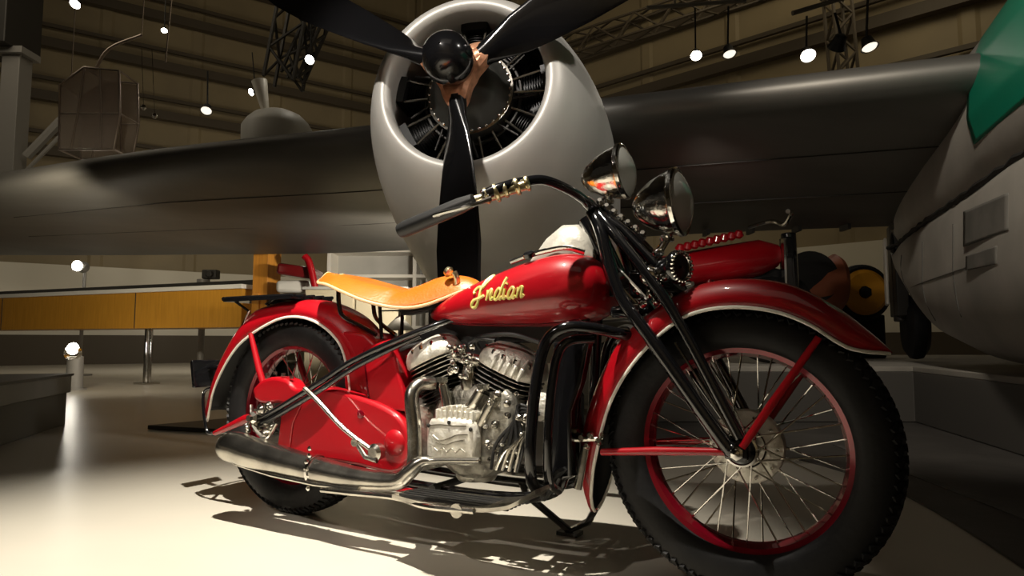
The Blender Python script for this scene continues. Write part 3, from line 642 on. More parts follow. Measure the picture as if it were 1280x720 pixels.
# footboards
def board(s):
    y0, y1 = (-.30, -.16) if s < 0 else (.16, .30)
    pts = [(.66, .185), (.80, .186), (.95, .190), (1.03, .203), (1.07, .220), (1.105, .245)]
    C = cr([(x, 0, z) for x, z in pts], 6); m = MB(); rows = []
    for i, p in enumerate(C):
        t = i / (len(C) - 1); wd = .5 * math.sin(PI * min(1, .12 + .6 * t) if t < .5 else PI * .5) if 0 else 1
        k = .35 + .65 * min(1, 4 * t + .3) * min(1, 4 * (1 - t) + .3); yc = (y0 + y1) / 2; hw = abs(y1 - y0) / 2 * min(1, k)
        rows.append([Vector((p.x, yc - hw, p.z)), Vector((p.x, yc + hw, p.z)), Vector((p.x, yc + hw, p.z - .010)), Vector((p.x, yc - hw, p.z - .010))])
    b = m.loft(rows).build('footboard', NICKEL, bike, smooth=30)
    m = MB()
    for yy in (-.04, -.02, 0, .02, .04): m.box((.86, (y0 + y1) / 2 + yy, .189), (.34, .009, .006))
    m.build('footboard_pad', BLACKM, b)
both(board)
MB().tube(cr([(.36, -.235, .158), (.50, -.245, .165), (.66, -.25, .172), (.80, -.30, .176), (.95, -.30, .182)], 6), .008, 8).lathe([(.018, 0), (.018, .008)], (.90, -.30, .178), (0, -1, 0), 20).build('side_rail', NICKEL, bike)
MB().tube([(.70, -.14, .18), (.70, .14, .18)], .012, 10).tube([(1.02, -.16, .19), (1.02, .16, .19)], .012, 10).build('footboard_bracket', BLACKM, bike)
# side stand on the far side
MB().tube([(.87, .12, .13), (.965, .22, .014), (1.04, .20, .055), (1.12, .10, .15)], .0115, 8).box((.965, .225, .006), (.07, .05, .012)).tube([(.87, .12, .13), (.88, .07, .18)], .012, 8).build('side_stand', BLACK, bike, smooth=50)

# ================================================================== AIRCRAFT
plane = thing('aircraft', 'silver radial-engined aeroplane with black three-blade propeller behind the motorcycle', 'aeroplane', (0, 0, 0))
AC = Vector((-.245, 3.4, 1.954)); yaw = math.radians(12); pit = math.radians(6)
F = Vector((-math.sin(yaw) * math.cos(pit), -math.cos(yaw) * math.cos(pit), math.sin(pit)))
Sx = Vector((math.cos(yaw), -math.sin(yaw), 0)); U = F.cross(Sx) * -1
U = Sx.cross(-F)
AM = Matrix(((Sx.x, -F.x, U.x, AC.x), (Sx.y, -F.y, U.y, AC.y), (Sx.z, -F.z, U.z, AC.z), (0, 0, 0, 1)))
# cowling: (aft, rx, rz, dz)
CT = [(.55, .50, .50, -.02), (.30, .47, .47, 0), (.10, .435, .435, 0), (.02, .425, .425, 0), (-.02, .440, .440, 0), (-.03, .470, .470, 0), (.0, .515, .515, -.005), (.07, .56, .565, -.02), (.20, .62, .63, -.05), (.40, .68, .705, -.09), (.65, .725, .77, -.14), (.95, .745, .82, -.21), (1.3, .74, .86, -.30), (1.7, .69, .83, -.36), (2.1, .58, .70, -.36), (2.5, .40, .50, -.30), (2.8, .20, .25, -.22)]
NS = 88; secs = []
sm = cr([(a, b, c) for a, b, c, d in CT], 4); sm2 = cr([(a, d, 0) for a, b, c, d in CT], 4)
for p, q in zip(sm, sm2):
    secs.append([(p.y * math.cos(2 * PI * k / NS), p.x, q.y + p.z * math.sin(2 * PI * k / NS)) for k in range(NS)])
cowl = MB().loft(secs, cap=False, M=AM).build('engine_cowling', COWL, plane, smooth=70)
# panel seam lines and rivets on cowl
m = MB()
for (y, rx, rz, dz) in ((.97, .7455, .8215, -.215),):
    m.tube([(rx * math.cos(2 * PI * k / 80), y, dz + rz * math.sin(2 * PI * k / 80)) for k in range(80)], .0022, 5, closed=True)
mm = MB(); mm.v = [tuple(AM @ Vector(p)) for p in m.v]; mm.f = m.f; mm.build('cowling_seam', COWL, cowl)
engine = MB().lathe([(.02, .06), (.43, .06), (.45, .60), (.02, .60)], (0, .40, 0), (0, 1, 0), 48, M=AM).build('radial_engine', ENGB, plane)
MB().lathe([(.235, .30), (.235, .0), (.222, -.03), (.20, -.05), (.18, -.10), (.14, -.15), (.09, -.185), (.03, -.195)], (0, .10, 0), (0, 1, 0), 56, M=AM).build('gear_case', GEAR, engine)
m = MB()
for i in range(34):
    a = 2 * PI * i / 34; m.lathe([(.0085, 0), (.0085, .014), (.004, .018)], (.224 * math.cos(a), .085, .224 * math.sin(a)), (0, -1, 0), 8, M=AM)
m.lathe([(.236, .0), (.240, -.008), (.214, -.012), (.212, 0)], (0, .09, 0), (0, 1, 0), 56, M=AM)
m.build('case_bolts', NICKEL, engine)
def radial(i, first):
    a = 2 * PI * i / 9 + PI / 2; R = AM @ Matrix.Rotation(-a + PI / 2, 4, 'Y')
    m = MB(); prof = []
    for k in range(15):
        z = .20 + k * .0145; prof += [(.062, z), (.084, z + .003), (.084, z + .006), (.062, z + .009)]
    m.lathe(prof, (0, .24, 0), (0, 0, 1), 20, M=R); m.box((0, .22, .415), (.15, .20, .045), M=R)
    m.build('cylinder', ENGB, engine, smooth=20)
    for s in (-1, 1):
        MB().tube([(s * .035, .13, .215), (s * .062, .15, .40)], .0075, 8, M=R).build('pushrod', NICKEL, engine)
for i in range(9): radial(i, i == 0)
m = MB()
for i in range(9):
    a = 2 * PI * (i + .5) / 9 + PI / 2; m.tube([(.23 * math.cos(a), .11, .23 * math.sin(a)), (.36 * math.cos(a + .12), .13, .36 * math.sin(a + .12))], .006, 6, M=AM)
m.tube([(.27 * math.cos(t * 2 * PI / 60), .15, .27 * math.sin(t * 2 * PI / 60)) for t in range(60)], .009, 6, M=AM, closed=True)
m.build('ignition_harness', IRON, engine)
# propeller
AM_cowl = AM; AM = AM @ Matrix.Translation((.005, 0, -.028))
HY = -.19
hub = MB()
secs = []
def hubr(a): return .112 + .092 * (0.5 + 0.5 * math.cos(3 * (a - math.radians(33)))) ** 2
for y, k in ((HY + .06, .75), (HY + .04, 1.0), (HY - .03, 1.0), (HY - .05, .80)):
    secs.append([(hubr(a) * k * math.cos(a), y, hubr(a) * k * math.sin(a)) for a in [2 * PI * t / 60 for t in range(60)]])
hub.loft(secs, M=AM)
prop = hub.build('propeller', COPPER, plane, smooth=40, label='black blades on a copper-coloured hub')
MB().lathe([(.07, .05), (.080, .0), (.112, -.03), (.124, -.08), (.122, -.125), (.105, -.175), (.072, -.212), (.03, -.232), (.004, -.236)], (0, HY - .03, 0), (0, 1, 0), 48, M=AM, capped=False).build('nose_dome', PROP, prop)
m = MB()
for i in range(12):
    a = 2 * PI * i / 12; m.lathe([(.008, 0), (.008, .01)], (.10 * math.cos(a), HY - .05, .10 * math.sin(a)), (0, -1, 0), 6, M=AM)
m.build('hub_bolts', IRON, prop)
for ph in (29, 150, 273):
    R = AM @ Matrix.Rotation(-math.radians(ph - 90), 4, 'Y')     # local z becomes the blade axis
    secs = []
    for (r, ch, th, tw) in ((.05, .105, .105, 60), (.12, .105, .100, 56), (.18, .120, .085, 50), (.26, .150, .062, 44), (.36, .165, .042, 38), (.50, .190, .030, 32), (.70, .215, .020, 27), (.90, .225, .015, 22), (1.10, .20, .011, 18), (1.25, .15, .008, 16), (1.33, .08, .005, 15), (1.35, .02, .003, 15)):
        t = math.radians(tw); row = []
        for k in range(24):
            a = 2 * PI * k / 24; cx_ = ch * (1.20 if r > .3 else 1) / 2 * math.cos(a); cy_ = th / 2 * math.sin(a) * (1 if r < .15 else (1 - .35 * math.cos(a)))
            row.append((cx_ * math.cos(t) - cy_ * math.sin(t), HY + cx_ * math.sin(t) + cy_ * math.cos(t), r))
        secs.append(row)
    b = MB().loft(secs, M=R).build('blade', PROP, prop, smooth=60)
    MB().lathe([(.055, 0), (.058, .02), (.055, .04)], (0, HY, .105), (0, 0, 1), 28, M=R, capped=False).build('blade_clamp', COPPER, prop)
AM = AM_cowl
# wing: LE line and TE line given in world space
def airfoil(t, n=26):
    pts = []
    for k in range(n):
        a = 2 * PI * k / n; x = .5 * (1 - math.cos(a)); yt = 5 * t * (.2969 * math.sqrt(max(x, 0)) - .126 * x - .3516 * x * x + .2843 * x ** 3 - .1015 * x ** 4)
        cam_ = .03 * 4 * x * (1 - x) ; pts.append((x, cam_ + (yt if a < PI else -yt * .8)))
    return pts
WS = [(Vector((3.55, 3.19, 2.10)), Vector((4.5, 5.75, 1.66)), .17), (Vector((2.63, 3.57, 2.13)), Vector((3.53, 6.10, 1.68)), .17), (Vector((.69, 4.30, 2.155)), Vector((1.885, 6.75, 1.715)), .165), (Vector((-1.145, 5.01, 2.19)), Vector((-1.70, 8.0, 1.70)), .15), (Vector((-3.2, 5.80, 2.24)), Vector((-4.3, 9.0, 1.80)), .13), (Vector((-5.16, 6.57, 2.20)), Vector((-7.3, 10.2, 1.95)), .115), (Vector((-7.6, 7.6, 2.22)), Vector((-9.4, 11.0, 2.08)), .10), (Vector((-9.5, 8.8, 2.3)), Vector((-10.3, 11.0, 2.2)), .08)]
secs = []
for LE, TE, th in WS:
    ch = TE - LE; L = ch.length; up = Vector((0, 0, 1)); row = []
    for x, y in airfoil(th): row.append(LE + ch * x + up * y * L)
    secs.append(row)
def sec_interp(secs, n):
    out = []
    K = len(secs[0]); cols = [cr([s[k] for s in secs], n) for k in range(K)]
    for i in range(len(cols[0])): out.append([cols[k][i] for k in range(K)])
    return out
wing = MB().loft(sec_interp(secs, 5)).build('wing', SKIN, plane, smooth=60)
m = MB()
for i in range(14):
    s = i / 13; a, b, c_ = WS[1], WS[2], None
    LE = WS[1][0].lerp(WS[2][0], s); TE = WS[1][1].lerp(WS[2][1], s)
    p = LE.lerp(TE, .93)
    if i % 3 == 0: m.box(p + Vector((0, 0, -.06)), (.03, .16, .05))
m.build('flap_hinge', DSTEEL, wing)
m = MB()
for f in (.28, .62):
    pts = []
    for (LE, TE, th) in WS[1:6]:
        L = (TE - LE).length; af = airfoil(th, 200); x, y = min(af[100:], key=lambda q: abs(q[0] - f)); pts.append(LE + (TE - LE) * x + Vector((0, 0, y * L - .002)))
    m.tube(pts, .004, 6)
m.build('wing_seam', DSTEEL, wing)
# hull on the right: axis direction hd, side plane passes through p0
hd = Vector((.3665, .93, 0)).normalized(); hn = Vector((.93, -.3665, 0)).normalized()
HULL = mat('weathered_hull_paint', (0.34, 0.32, 0.285), 0.0, 0.55, noise=(2.4, (0.46, 0.43, 0.385), 0.3, 0.7), bump=(4, 0.3))
p0 = Vector((2.54, 3.57, 0))
HS = [(-3.2, .50, 0.30), (-1.0, .42, .02), (.3, .43, -.02), (1.2, .53, -.05), (2.0, .78, -.06), (2.6, 1.00, -.03), (2.95, 1.22, .05), (3.05, 1.32, .14)]   # s, keel z, inset
def hull_sec(s, kz, ins):
    pr = [(.95, kz - .04), (.60, kz), (.26, kz + .05), (.08, kz + .16), (.0, kz + .34), (-.02, max(kz + .45, 1.0)), (.0, 1.38), (.05, 1.46), (.07, 1.50), (.02, 1.60), (.02, 1.85), (.10, 2.2), (.24, 2.5), (.5, 2.75), (.95, 2.85)]
    base = p0 + hd * s + hn * ins
    return [base + hn * a + Vector((0, 0, z)) for a, z in pr]
secs = [hull_sec(*h) for h in HS]
body = []
for sc in sec_interp(secs, 5):
    c = sc[0] + hn * .0
    far = [Vector((p.x, p.y, p.z)) + hn * (2 * ((sc[0] - p).dot(hn))) for p in sc[::-1][1:-1]]
    body.append(sc + far)
hull = MB().loft(body).build('fuselage', HULL, plane, smooth=45)
# patches, seam strips, stripe on the hull
def hull_pt(s, zi):      # surface point at s for a height on the side
    rows = [(h[0], hull_sec(*h)) for h in HS]
    for (a, A), (b, B) in zip(rows, rows[1:]):
        if s <= b:
            t = (s - a) / (b - a); sc = [p.lerp(q, t) for p, q in zip(A, B)]; break
    for p, q in zip(sc[1:], sc[2:]):
        if p.z <= zi <= q.z:
            u = (zi - p.z) / max(1e-6, q.z - p.z); return p.lerp(q, u) - hn * .014
    return sc[-1]
def patch(name, quad, m_, n=12):
    rows = []
    for i in range(n + 1):
        u = i / n; row = []
        for j in range(n + 1):
            v = j / n; s = (quad[0][0] * (1 - u) + quad[1][0] * u) * (1 - v) + (quad[3][0] * (1 - u) + quad[2][0] * u) * v
            z = (quad[0][1] * (1 - u) + quad[1][1] * u) * (1 - v) + (quad[3][1] * (1 - u) + quad[2][1] * u) * v; row.append(hull_pt(s, z))
        rows.append(row)
    return MB().loft(rows, closed=False).build(name, m_, hull, mods=('solid', .006))
GREEN = mat('green_livery_paint', (0.0, 0.20, 0.115), 0, 0.45)
patch('green_stripe', [(-1.9, 1.66), (-.02, 1.68), (.45, 2.45), (-.75, 2.60)], GREEN, 30)
PATCH = mat('grey_primer_patch', (0.14, 0.135, 0.12), 0, 0.6, noise=(5, (0.19, 0.18, 0.16), 0.4, 0.6))
patch('repair_panel', [(-.55, 1.12), (.15, 1.14), (.15, 1.34), (-.55, 1.30)], PATCH)
patch('repair_panel', [(-.40, .98), (.10, 1.0), (.10, 1.08), (-.40, 1.07)], PATCH)
m = MB()
for s in (-.9, .4, 1.15, 1.9): m.tube([hull_pt(s, z) + hn * .010 for z in [.75 + .07 * i for i in range(9)] if z > lerp1([(h[0], h[1]) for h in HS], s)[0] + .15], .004, 5)
for z in (1.02,): m.tube([hull_pt(s, z) + hn * .010 for s in [-2 + .3 * i for i in range(13)]], .004, 5)
m.build('hull_seam', SKIN, hull)
CHSHADE = mat('chine_shade', (0.02, 0.019, 0.017), 0, 0.7, bump=(20, .5))  # dark line that paints the shadow along the chine
m = MB(); pts = [hull_pt(s, 1.47) + hn * .0 + Vector((0, 0, .008 * math.sin(s * 23))) for s in [-2.4 + .12 * i for i in range(43)]]
m.tube(pts, [.016 + .008 * random.random() for _ in pts], 8); m.build('chine_shade_line', CHSHADE, hull)
# landing gear behind
gp = Vector((3.60, 6.30, 0)); m = MB()
m.tube([gp + Vector((.15, .1, 1.75)), gp + Vector((.13, .05, .80))], .07, 14); m.box(gp + Vector((.14, .1, 1.3)), (.10, .5, .9), rot=Matrix.Rotation(-.40, 3, 'Z')); m.build('gear_strut', DSTEEL, plane, mods=('bevel', .01))
MB().lathe([(.12, -.09), (.24, -.09), (.30, -.05), (.31, 0), (.30, .05), (.24, .09), (.12, .09)], gp + Vector((.22, .0, .75)), hn, 36).build('landing_wheel', TIRE, plane)
MB().box(gp + Vector((-.06, -.05, 1.26)), (.025, .30, .62), rot=Matrix.Rotation(-.47, 3, 'Z')).build('gear_door', WHITE, plane, mods=('bevel', .01))

# ================================================================== HALL EXHIBITS, LEFT
WOOD = mat('amber_plywood', (0.62, 0.30, 0.035), 0, 0.38, 0.2, noise=(5, (0.52, 0.24, 0.025), 0.35, 0.7, (6, 6, .5)))
WOOD2 = mat('orange_plywood', (0.75, 0.33, 0.05), 0, 0.4, 0.1, noise=(5, (0.62, 0.25, 0.035), 0.35, 0.7, (6, 6, .5)))
CTOP = mat('counter_laminate', (0.82, 0.80, 0.74), 0, 0.35)
GREY = mat('grey_laminate', (0.44, 0.43, 0.40), 0, 0.45, noise=(3, (0.38, 0.37, 0.345), .4, .6))
DGREY = mat('dark_grey_side', (0.19, 0.185, 0.17), 0, 0.5)
A = Vector((-9.6, 11.30, 0)); B = Vector((-3.60, 8.82, 0)); d = (B - A).normalized(); L = (B - A).length; nb = Vector((-d.y, d.x, 0))
ct = thing('display_counter', 'long amber wood display counter with pale top edge on chrome legs', 'counter', (A + B) / 2, math.atan2(d.y, d.x))
MB().box((0, .35, 1.06), (L, .70, .52)).build('front_panel', WOOD, ct, smooth=0, mods=('bevel', .006))
MB().box((0, .35, 1.345), (L + .06, .78, .06)).build('counter_top', CTOP, ct, smooth=0, mods=('bevel', .008))
for x in (1.25, -1.8): MB().box((x, -.003, 1.06), (.012, .006, .52)).build('panel_joint', DSTEEL, ct, smooth=0)
m = MB(); m.box((0, .70, 1.44), (L, .02, .14)); m.build('upstand', DSTEEL, ct, smooth=0)
for x in (-2.7, 1.38):
    l = MB().tube([(x, .12, .80), (x, .12, .03)], .042, 16).tube([(x + .08, .12, .80), (x + .08, .12, .03)], .018, 12).box((x + .02, .12, .015), (.24, .24, .03)).build('leg', CHROME, ct)
MB().tube([(2.9, .55, .80), (2.9, .55, .0)], .04, 12).build('leg', DSTEEL, ct)
po = thing('timber_post', 'orange plywood post rising at the right end of the amber counter', 'post', (-3.33, 8.66, 0), -.39)
MB().box((0, .16, 1.3), (.25, .25, 2.6)).build('post_shaft', WOOD2, po, smooth=0, mods=('bevel', .008)); MB().box((-.04, .02, .62), (.12, .05, 1.24)).box((0, .16, .04), (.4, .4, .08)).build('post_cheek', WOOD2, po, smooth=0, mods=('bevel', .02))
# rail camera
cb = thing('small_camera', 'small dark camera on a grey stub above the counter back edge', 'camera', (-5.02, 10.75, 0))
MB().tube([(0, 0, 1.33), (0, 0, 1.62)], .10, 16).build('camera_stub', STEEL, cb); MB().box((.12, 0, 1.70), (.24, .16, .15)).lathe([(.06, 0), (.06, .06)], (.14, -.08, 1.70), (0, -1, 0), 16).build('camera_body', DSTEEL, cb, mods=('bevel', .02)); MB().tube([(0, 0, 0), (0, 0, 1.35)], .05, 12).build('camera_pole', STEEL, cb)

pl = thing('low_plinth', 'low grey layered plinth at the far left of the pale floor', 'plinth', (-3.25, 4.96, 0), 0)
e = Vector((.33, -1.12, 0)).normalized(); q = Vector((-e.y, e.x, 0)); q = q if q.x < 0 else -q
def slab(z0, z1, out):
    c0 = -e * out * 0 + (-q) * out; pts = [(-q * out) + (-e) * 0 - e * 0, (-q * out) + e * 4.5, q * 4 + e * 4.5, q * 4 + (-e) * out]
    pts[0] = -q * out - e * out
    vs = [(p.x, p.y, z0) for p in pts] + [(p.x, p.y, z1) for p in pts]
    return vs, [(0, 1, 2, 3), (4, 7, 6, 5), (0, 4, 5, 1), (1, 5, 6, 2), (2, 6, 7, 3), (3, 7, 4, 0)]
MB().add(*slab(0, .235, -.03)).build('plinth_base', DGREY, pl, smooth=0, mods=('bevel', .006))
MB().add(*slab(.235, .355, -.01)).build('plinth_slab', GREY, pl, smooth=0, mods=('bevel', .006)); MB().add(*slab(.355, .372, .0)).build('plinth_lip', DGREY, pl, smooth=0)

LAMP = mat('lamp_glow', (1, .95, .85), emit=((1, .93, .80), 30))
up = thing('floor_lamp', 'bright floor lamp glowing under the counter near the plinth', 'lamp', (-5.56, 8.5, 0))
MB().tube([(0, 0, .0), (0, 0, .42)], [.10, .09], 18).lathe([(.14, .0), (.14, .02)], (0, 0, 0), (0, 0, 1), 20).build('lamp_base', STEEL, up); MB().lathe([(.085, .0), (.095, .06), (.09, .10)], (0, 0, .46), (0, -1, .1), 24, capped=False).build('lamp_housing', CHROME, up); MB().lathe([(.02, .035), (.05, .03), (.07, .02), (.075, 0)], (0, -.06, .52), (0, -1, .1), 24).build('bulb', LAMP, up)
wl = thing('wall_lamp', 'bright lamp glowing just below the left wing underside', 'lamp', (-7.6, 11.9, 0))
MB().lathe([(.02, .04), (.07, .035), (.09, .02), (.09, 0)], (-.20, -.06, 1.97), (0, -1, -.1), 24).build('bulb', LAMP, wl); MB().lathe([(.095, .0), (.105, .06), (.06, .20)], (-.20, .14, 1.97), (0, -1, -.1), 24, capped=False).tube([(-.20, .15, 1.97), (-.20, .15, 0)], .03, 10).lathe([(.2, 0), (.2, .03)], (-.20, .15, 0), (0, 0, 1), 20).build('lamp_housing', STEEL, wl)

MAROON = mat('maroon_paint', (0.16, 0.008, 0.010), 0, 0.25, 0.8)
car = thing('vintage_truck', 'old maroon vehicle front with curved red pillar behind the luggage rack', 'vehicle', (-2.74, 8.25, 0))
MB().box((.0, .3, 1.50), (.46, .5, .15), rot=Matrix.Rotation(.14, 3, 'Y')).build('scuttle_panel', MAROON, car, mods=('bevel', .04))
MB().tube(cr([(.14, 0, 1.68), (.20, 0, 1.60), (.27, -.02, 1.36), (.33, -.02, 1.05), (.36, 0, .40), (.34, .05, .10)], 6), .045, 12).build('door_pillar', RED, car)
MB().box((-.05, .35, 1.31), (.44, .4, .16)).build('chrome_dash', CTOP, car, mods=('bevel', .05))
for i in range(22): MB().lathe([(.03, 0), (.035, .02), (.015, .05)], (-.25 + random.random() * .45, -.05 + random.random() * .1, .95 + random.random() * .25), (random.uniform(-.5, .5), -1, random.uniform(-.3, .6)), 10).build('engine_fitting', NICKEL, car)
MB().box((-.02, .35, .75), (.48, .5, .85)).build('engine_block', NICKEL, car, mods=('bevel', .05))
for x in (-.22, .24): MB().lathe([(.08, -.07), (.32, -.08), (.38, -.05), (.38, .05), (.32, .08), (.08, .07)], (x, .35, .38), (1, 0, 0), 32).build('wheel', TIRE, car)

sh = thing('shelf_unit', 'white open shelving unit seen between the saddle and the cowling', 'shelf', (-1.75, 9.2, 0))
for x in (-.75, .42, .60): MB().box((x, 0, 1.15), (.05, .4, 2.3)).build('upright', WHITE, sh, smooth=0, mods=('bevel', .004))
for z in (.35, .80, 1.15, 1.50, 1.85, 2.25): MB().box((-.07, 0, z), (1.4, .42, .045)).build('shelf_board', WHITE, sh, smooth=0, mods=('bevel', .004))
MB().box((-.07, .2, 1.15), (1.4, .02, 2.3)).build('back_panel', GREY, sh, smooth=0)
BEIGE = mat('beige_cabinet_paint', (0.50, 0.44, 0.31), 0, 0.5)
cb2 = thing('beige_cabinet', 'beige low cabinet behind the motorcycle under the saddle', 'cabinet', (-1.83, 7.5, 0))
MB().box((.05, .25, .60), (1.15, .45, 1.20)).build('cabinet_body', BEIGE, cb2, smooth=0, mods=('bevel', .01)); MB().box((.05, .25, 1.215), (1.2, .5, .03)).build('cabinet_top', GREY, cb2, smooth=0)
for x in (-.24, .33): dd = MB().box((x, .015, .62), (.54, .02, 1.08)).build('door', BEIGE, cb2, smooth=0, mods=('bevel', .006)); MB().tube([(x + (.2 if x < 0 else -.2), -.02, .70), (x + (.2 if x < 0 else -.2), -.02, .85)], .008, 8).build('handle', CHROME, dd)
tl = thing('desk_lamp', 'small white cone-shaded lamp on a stand seen under the saddle nose', 'lamp', (-1.12, 6.6, 0))
MB().lathe([(.15, 0), (.11, .05), (.03, .13), (.02, .14)], (0, 0, .72), (0, 0, 1), 28, capped=False).build('lamp_shade', WHITE, tl); MB().tube([(0, 0, .03), (0, 0, 1.1)], .012, 8).lathe([(.13, 0), (.13, .03)], (0, 0, 0), (0, 0, 1), 24).lathe([(.16, 0), (.15, .015)], (-.05, 0, .90), (0, 0, 1), 24).build('lamp_stand', CHROME, tl)
mt = MB(); mt.add([(-.42, -.10, .002), (.5, -.42, .002), (.9, .2, .002), (.2, .62, .002), (-.42, -.10, .03), (.5, -.42, .03), (.9, .2, .03), (.2, .62, .03)], [(0, 3, 2, 1), (4, 5, 6, 7), (0, 1, 5, 4), (1, 2, 6, 5), (2, 3, 7, 6), (3, 0, 4, 7)])  # thin dark wedge-shaped slab lying on the floor
o = mt.build('dark_wedge', mat('dark_wedge_colour', (.05, .046, .04), 0, .5), smooth=0, cat='plate', label='dark flat wedge on the floor behind the rear wheel', mods=('bevel', .004)); o.location = (-2.10, 4.75, 0)

# ================================================================== HALL EXHIBITS, RIGHT
pd = thing('exhibit_stage', 'low grey exhibit stage under the hull and the second red motorcycle', 'stage', (0, 0, 0))
def poly_slab(pts, z0, z1):
    n = len(pts); return MB().add([(x, y, z0) for x, y in pts] + [(x, y, z1) for x, y in pts], [tuple(range(n))[::-1], tuple(range(n, 2 * n))] + [(i, (i + 1) % n, (i + 1) % n + n, i + n) for i in range(n)])
SP = [(2.55, 3.0), (3.0, 5.0), (0.7, 5.0), (0.7, 9.6), (6.8, 9.6), (6.8, 3.0)]
poly_slab(SP, .010, .38).build('stage_side', mat('stage_side_dark', (.10, .094, .085), 0, .5), pd, smooth=0, mods=('bevel', .006)); poly_slab([(x + (.03 if x > 2 else 0) * 0, y) for x, y in SP], .38, .42).build('stage_top', mat('stage_top_grey', (.40, .375, .33), 0, .5, noise=(2, (.32, .30, .265), .4, .6)), pd, smooth=0, mods=('bevel', .006))

b2 = thing('parked_motorcycle', 'second red motorcycle with long tank seen under the wing behind the headlamp', 'motorcycle', (1.57, 5.60, .425), .06); b2.scale = (1.25, 1.25, 1.25)
secs = []
for x, zc, hz, wd in ((-.62, .55, .03, .05), (-.5, .57, .085, .11), (-.2, .61, .12, .14), (.15, .66, .135, .15), (.42, .71, .13, .14), (.55, .73, .08, .09)):
    secs.append([(x, wd * math.cos(a), zc + hz * math.sin(a)) for a in [2 * PI * k / 28 for k in range(28)]])
MB().loft(secs).build('fuel_tank', RED, b2)
MB().box((.60, -.05, .60), (.05, .10, .50)).tube([(.62, -.05, .88), (.64, -.05, .03)], .05, 12).build('fork', BLACK, b2, mods=('bevel', .01))
MB().box((.56, -.10, .56), (.015, .04, .55)).build('fork_trim', CHROME, b2)
m = MB(); m.tube(cr([(-.7, -.15, .30), (-.3, -.17, .33), (.2, -.17, .38), (.5, -.15, .40)], 5), .075, 16); m.tube(cr([(-.6, -.12, .44), (-.2, -.16, .43), (.3, -.16, .47)], 5), .03, 12); m.build('exhaust_pipe', CHROME, b2)
m = MB()
for i in range(20): MB().lathe([(.03, 0), (.035, .02), (.015, .05)], (-.6 + random.random() * 1.0, -.17, .40 + random.random() * .12), (random.uniform(-.5, .5), -1, random.uniform(-.3, .6)), 10).build('engine_fitting', CHROME, b2)
MB().box((-.1, .0, .36), (.9, .22, .30)).build('engine_block', IRON, b2, mods=('bevel', .03))
MB().loft([[(x, w_ * math.cos(a), z + .06 * math.sin(a)) for a in [2 * PI * k / 20 for k in range(20)]] for x, z, w_ in ((-.95, .62, .08), (-.8, .66, .14), (-.62, .64, .12), (-.5, .60, .06))]).build('saddle', BLACKM, b2)
for x in (-.72, .50): MB().lathe([(.20, -.03), (.26, -.055), (.31, -.04), (.325, 0), (.31, .04), (.26, .055), (.20, .03)], (x, 0, .325), (0, 1, 0), 40, capped=False).lathe([(.04, -.05), (.04, .05)], (x, 0, .325), (0, 1, 0), 16).build('wheel', TIRE, b2)
m = MB(); m.tube(cr([(.5, -.3, .98), (.6, -.15, 1.0), (.62, 0, .95), (.6, .15, 1.0), (.5, .3, .98)], 5), .015, 8); m.build('handlebar', CHROME, b2)
m = MB()
for i in range(9): m.lathe([(.02, 0), (.035, .02), (.02, .05)], (-.15 + .05 * i, -.10, .74 + .012 * i), (0, -.5, 1), 10)
m.build('filler_caps', RED, b2)
TERRA = mat('terracotta_paint', (0.34, 0.10, 0.045), 0, 0.5)
rd = thing('racing_car', 'terracotta rounded car body with dark cockpit beyond the black fork', 'vehicle', (3.22, 7.25, .42)); rd.scale = (.88, .88, .94)
secs = []
for x, zc, hz, wd in ((-.42, .62, .05, .1), (-.35, .64, .16, .25), (-.1, .68, .24, .32), (.15, .78, .33, .35), (.35, .86, .36, .34), (.42, .88, .30, .28)):
    secs.append([(x, wd * math.cos(a), zc + hz * math.sin(a)) for a in [2 * PI * k / 28 for k in range(28)]])
MB().loft(secs).build('body_shell', TERRA, rd)
MB().lathe([(.30, 0), (.31, .02), (.05, .03)], (-.03, -.24, .93), (-.15, -1, .25), 28).build('cockpit', BLACKM, rd); MB().box((0, .1, .25), (.9, .5, .50)).build('chassis', BLACKM, rd, mods=('bevel', .03)); MB().lathe([(.04, 0), (.10, .14), (.11, .16)], (-.42, -.25, .40), (0, 0, 1), 18).build('chrome_horn', CHROME, rd)
YEL = mat('ochre_yellow_disc', (0.62, 0.28, 0.02), 0, 0.4, .3)
yw = thing('yellow_wheel', 'ochre yellow disc wheel with black tyre beside the landing gear', 'wheel', (4.02, 7.55, .42), .0)
MB().lathe([(.03, .0), (.06, .0), (.07, -.02), (.22, -.05), (.26, -.02), (.27, .06)], (0, 0, .75), (0, 1, 0), 40, capped=False).build('disc', YEL, yw); MB().lathe([(.26, -.05), (.29, -.06), (.32, -.03), (.325, .03), (.30, .08), (.26, .08)], (0, .05, .75), (0, 1, 0), 40, capped=False).build('tire', TIRE, yw); MB().lathe([(.07, 0), (.07, .04), (.03, .05)], (0, .0, .75), (0, -1, 0), 6).build('hub_nut', BLACKM, yw)
MB().box((0, .28, .25), (.6, .3, .50)).build('stand', BLACKM, yw, mods=('bevel', .02))

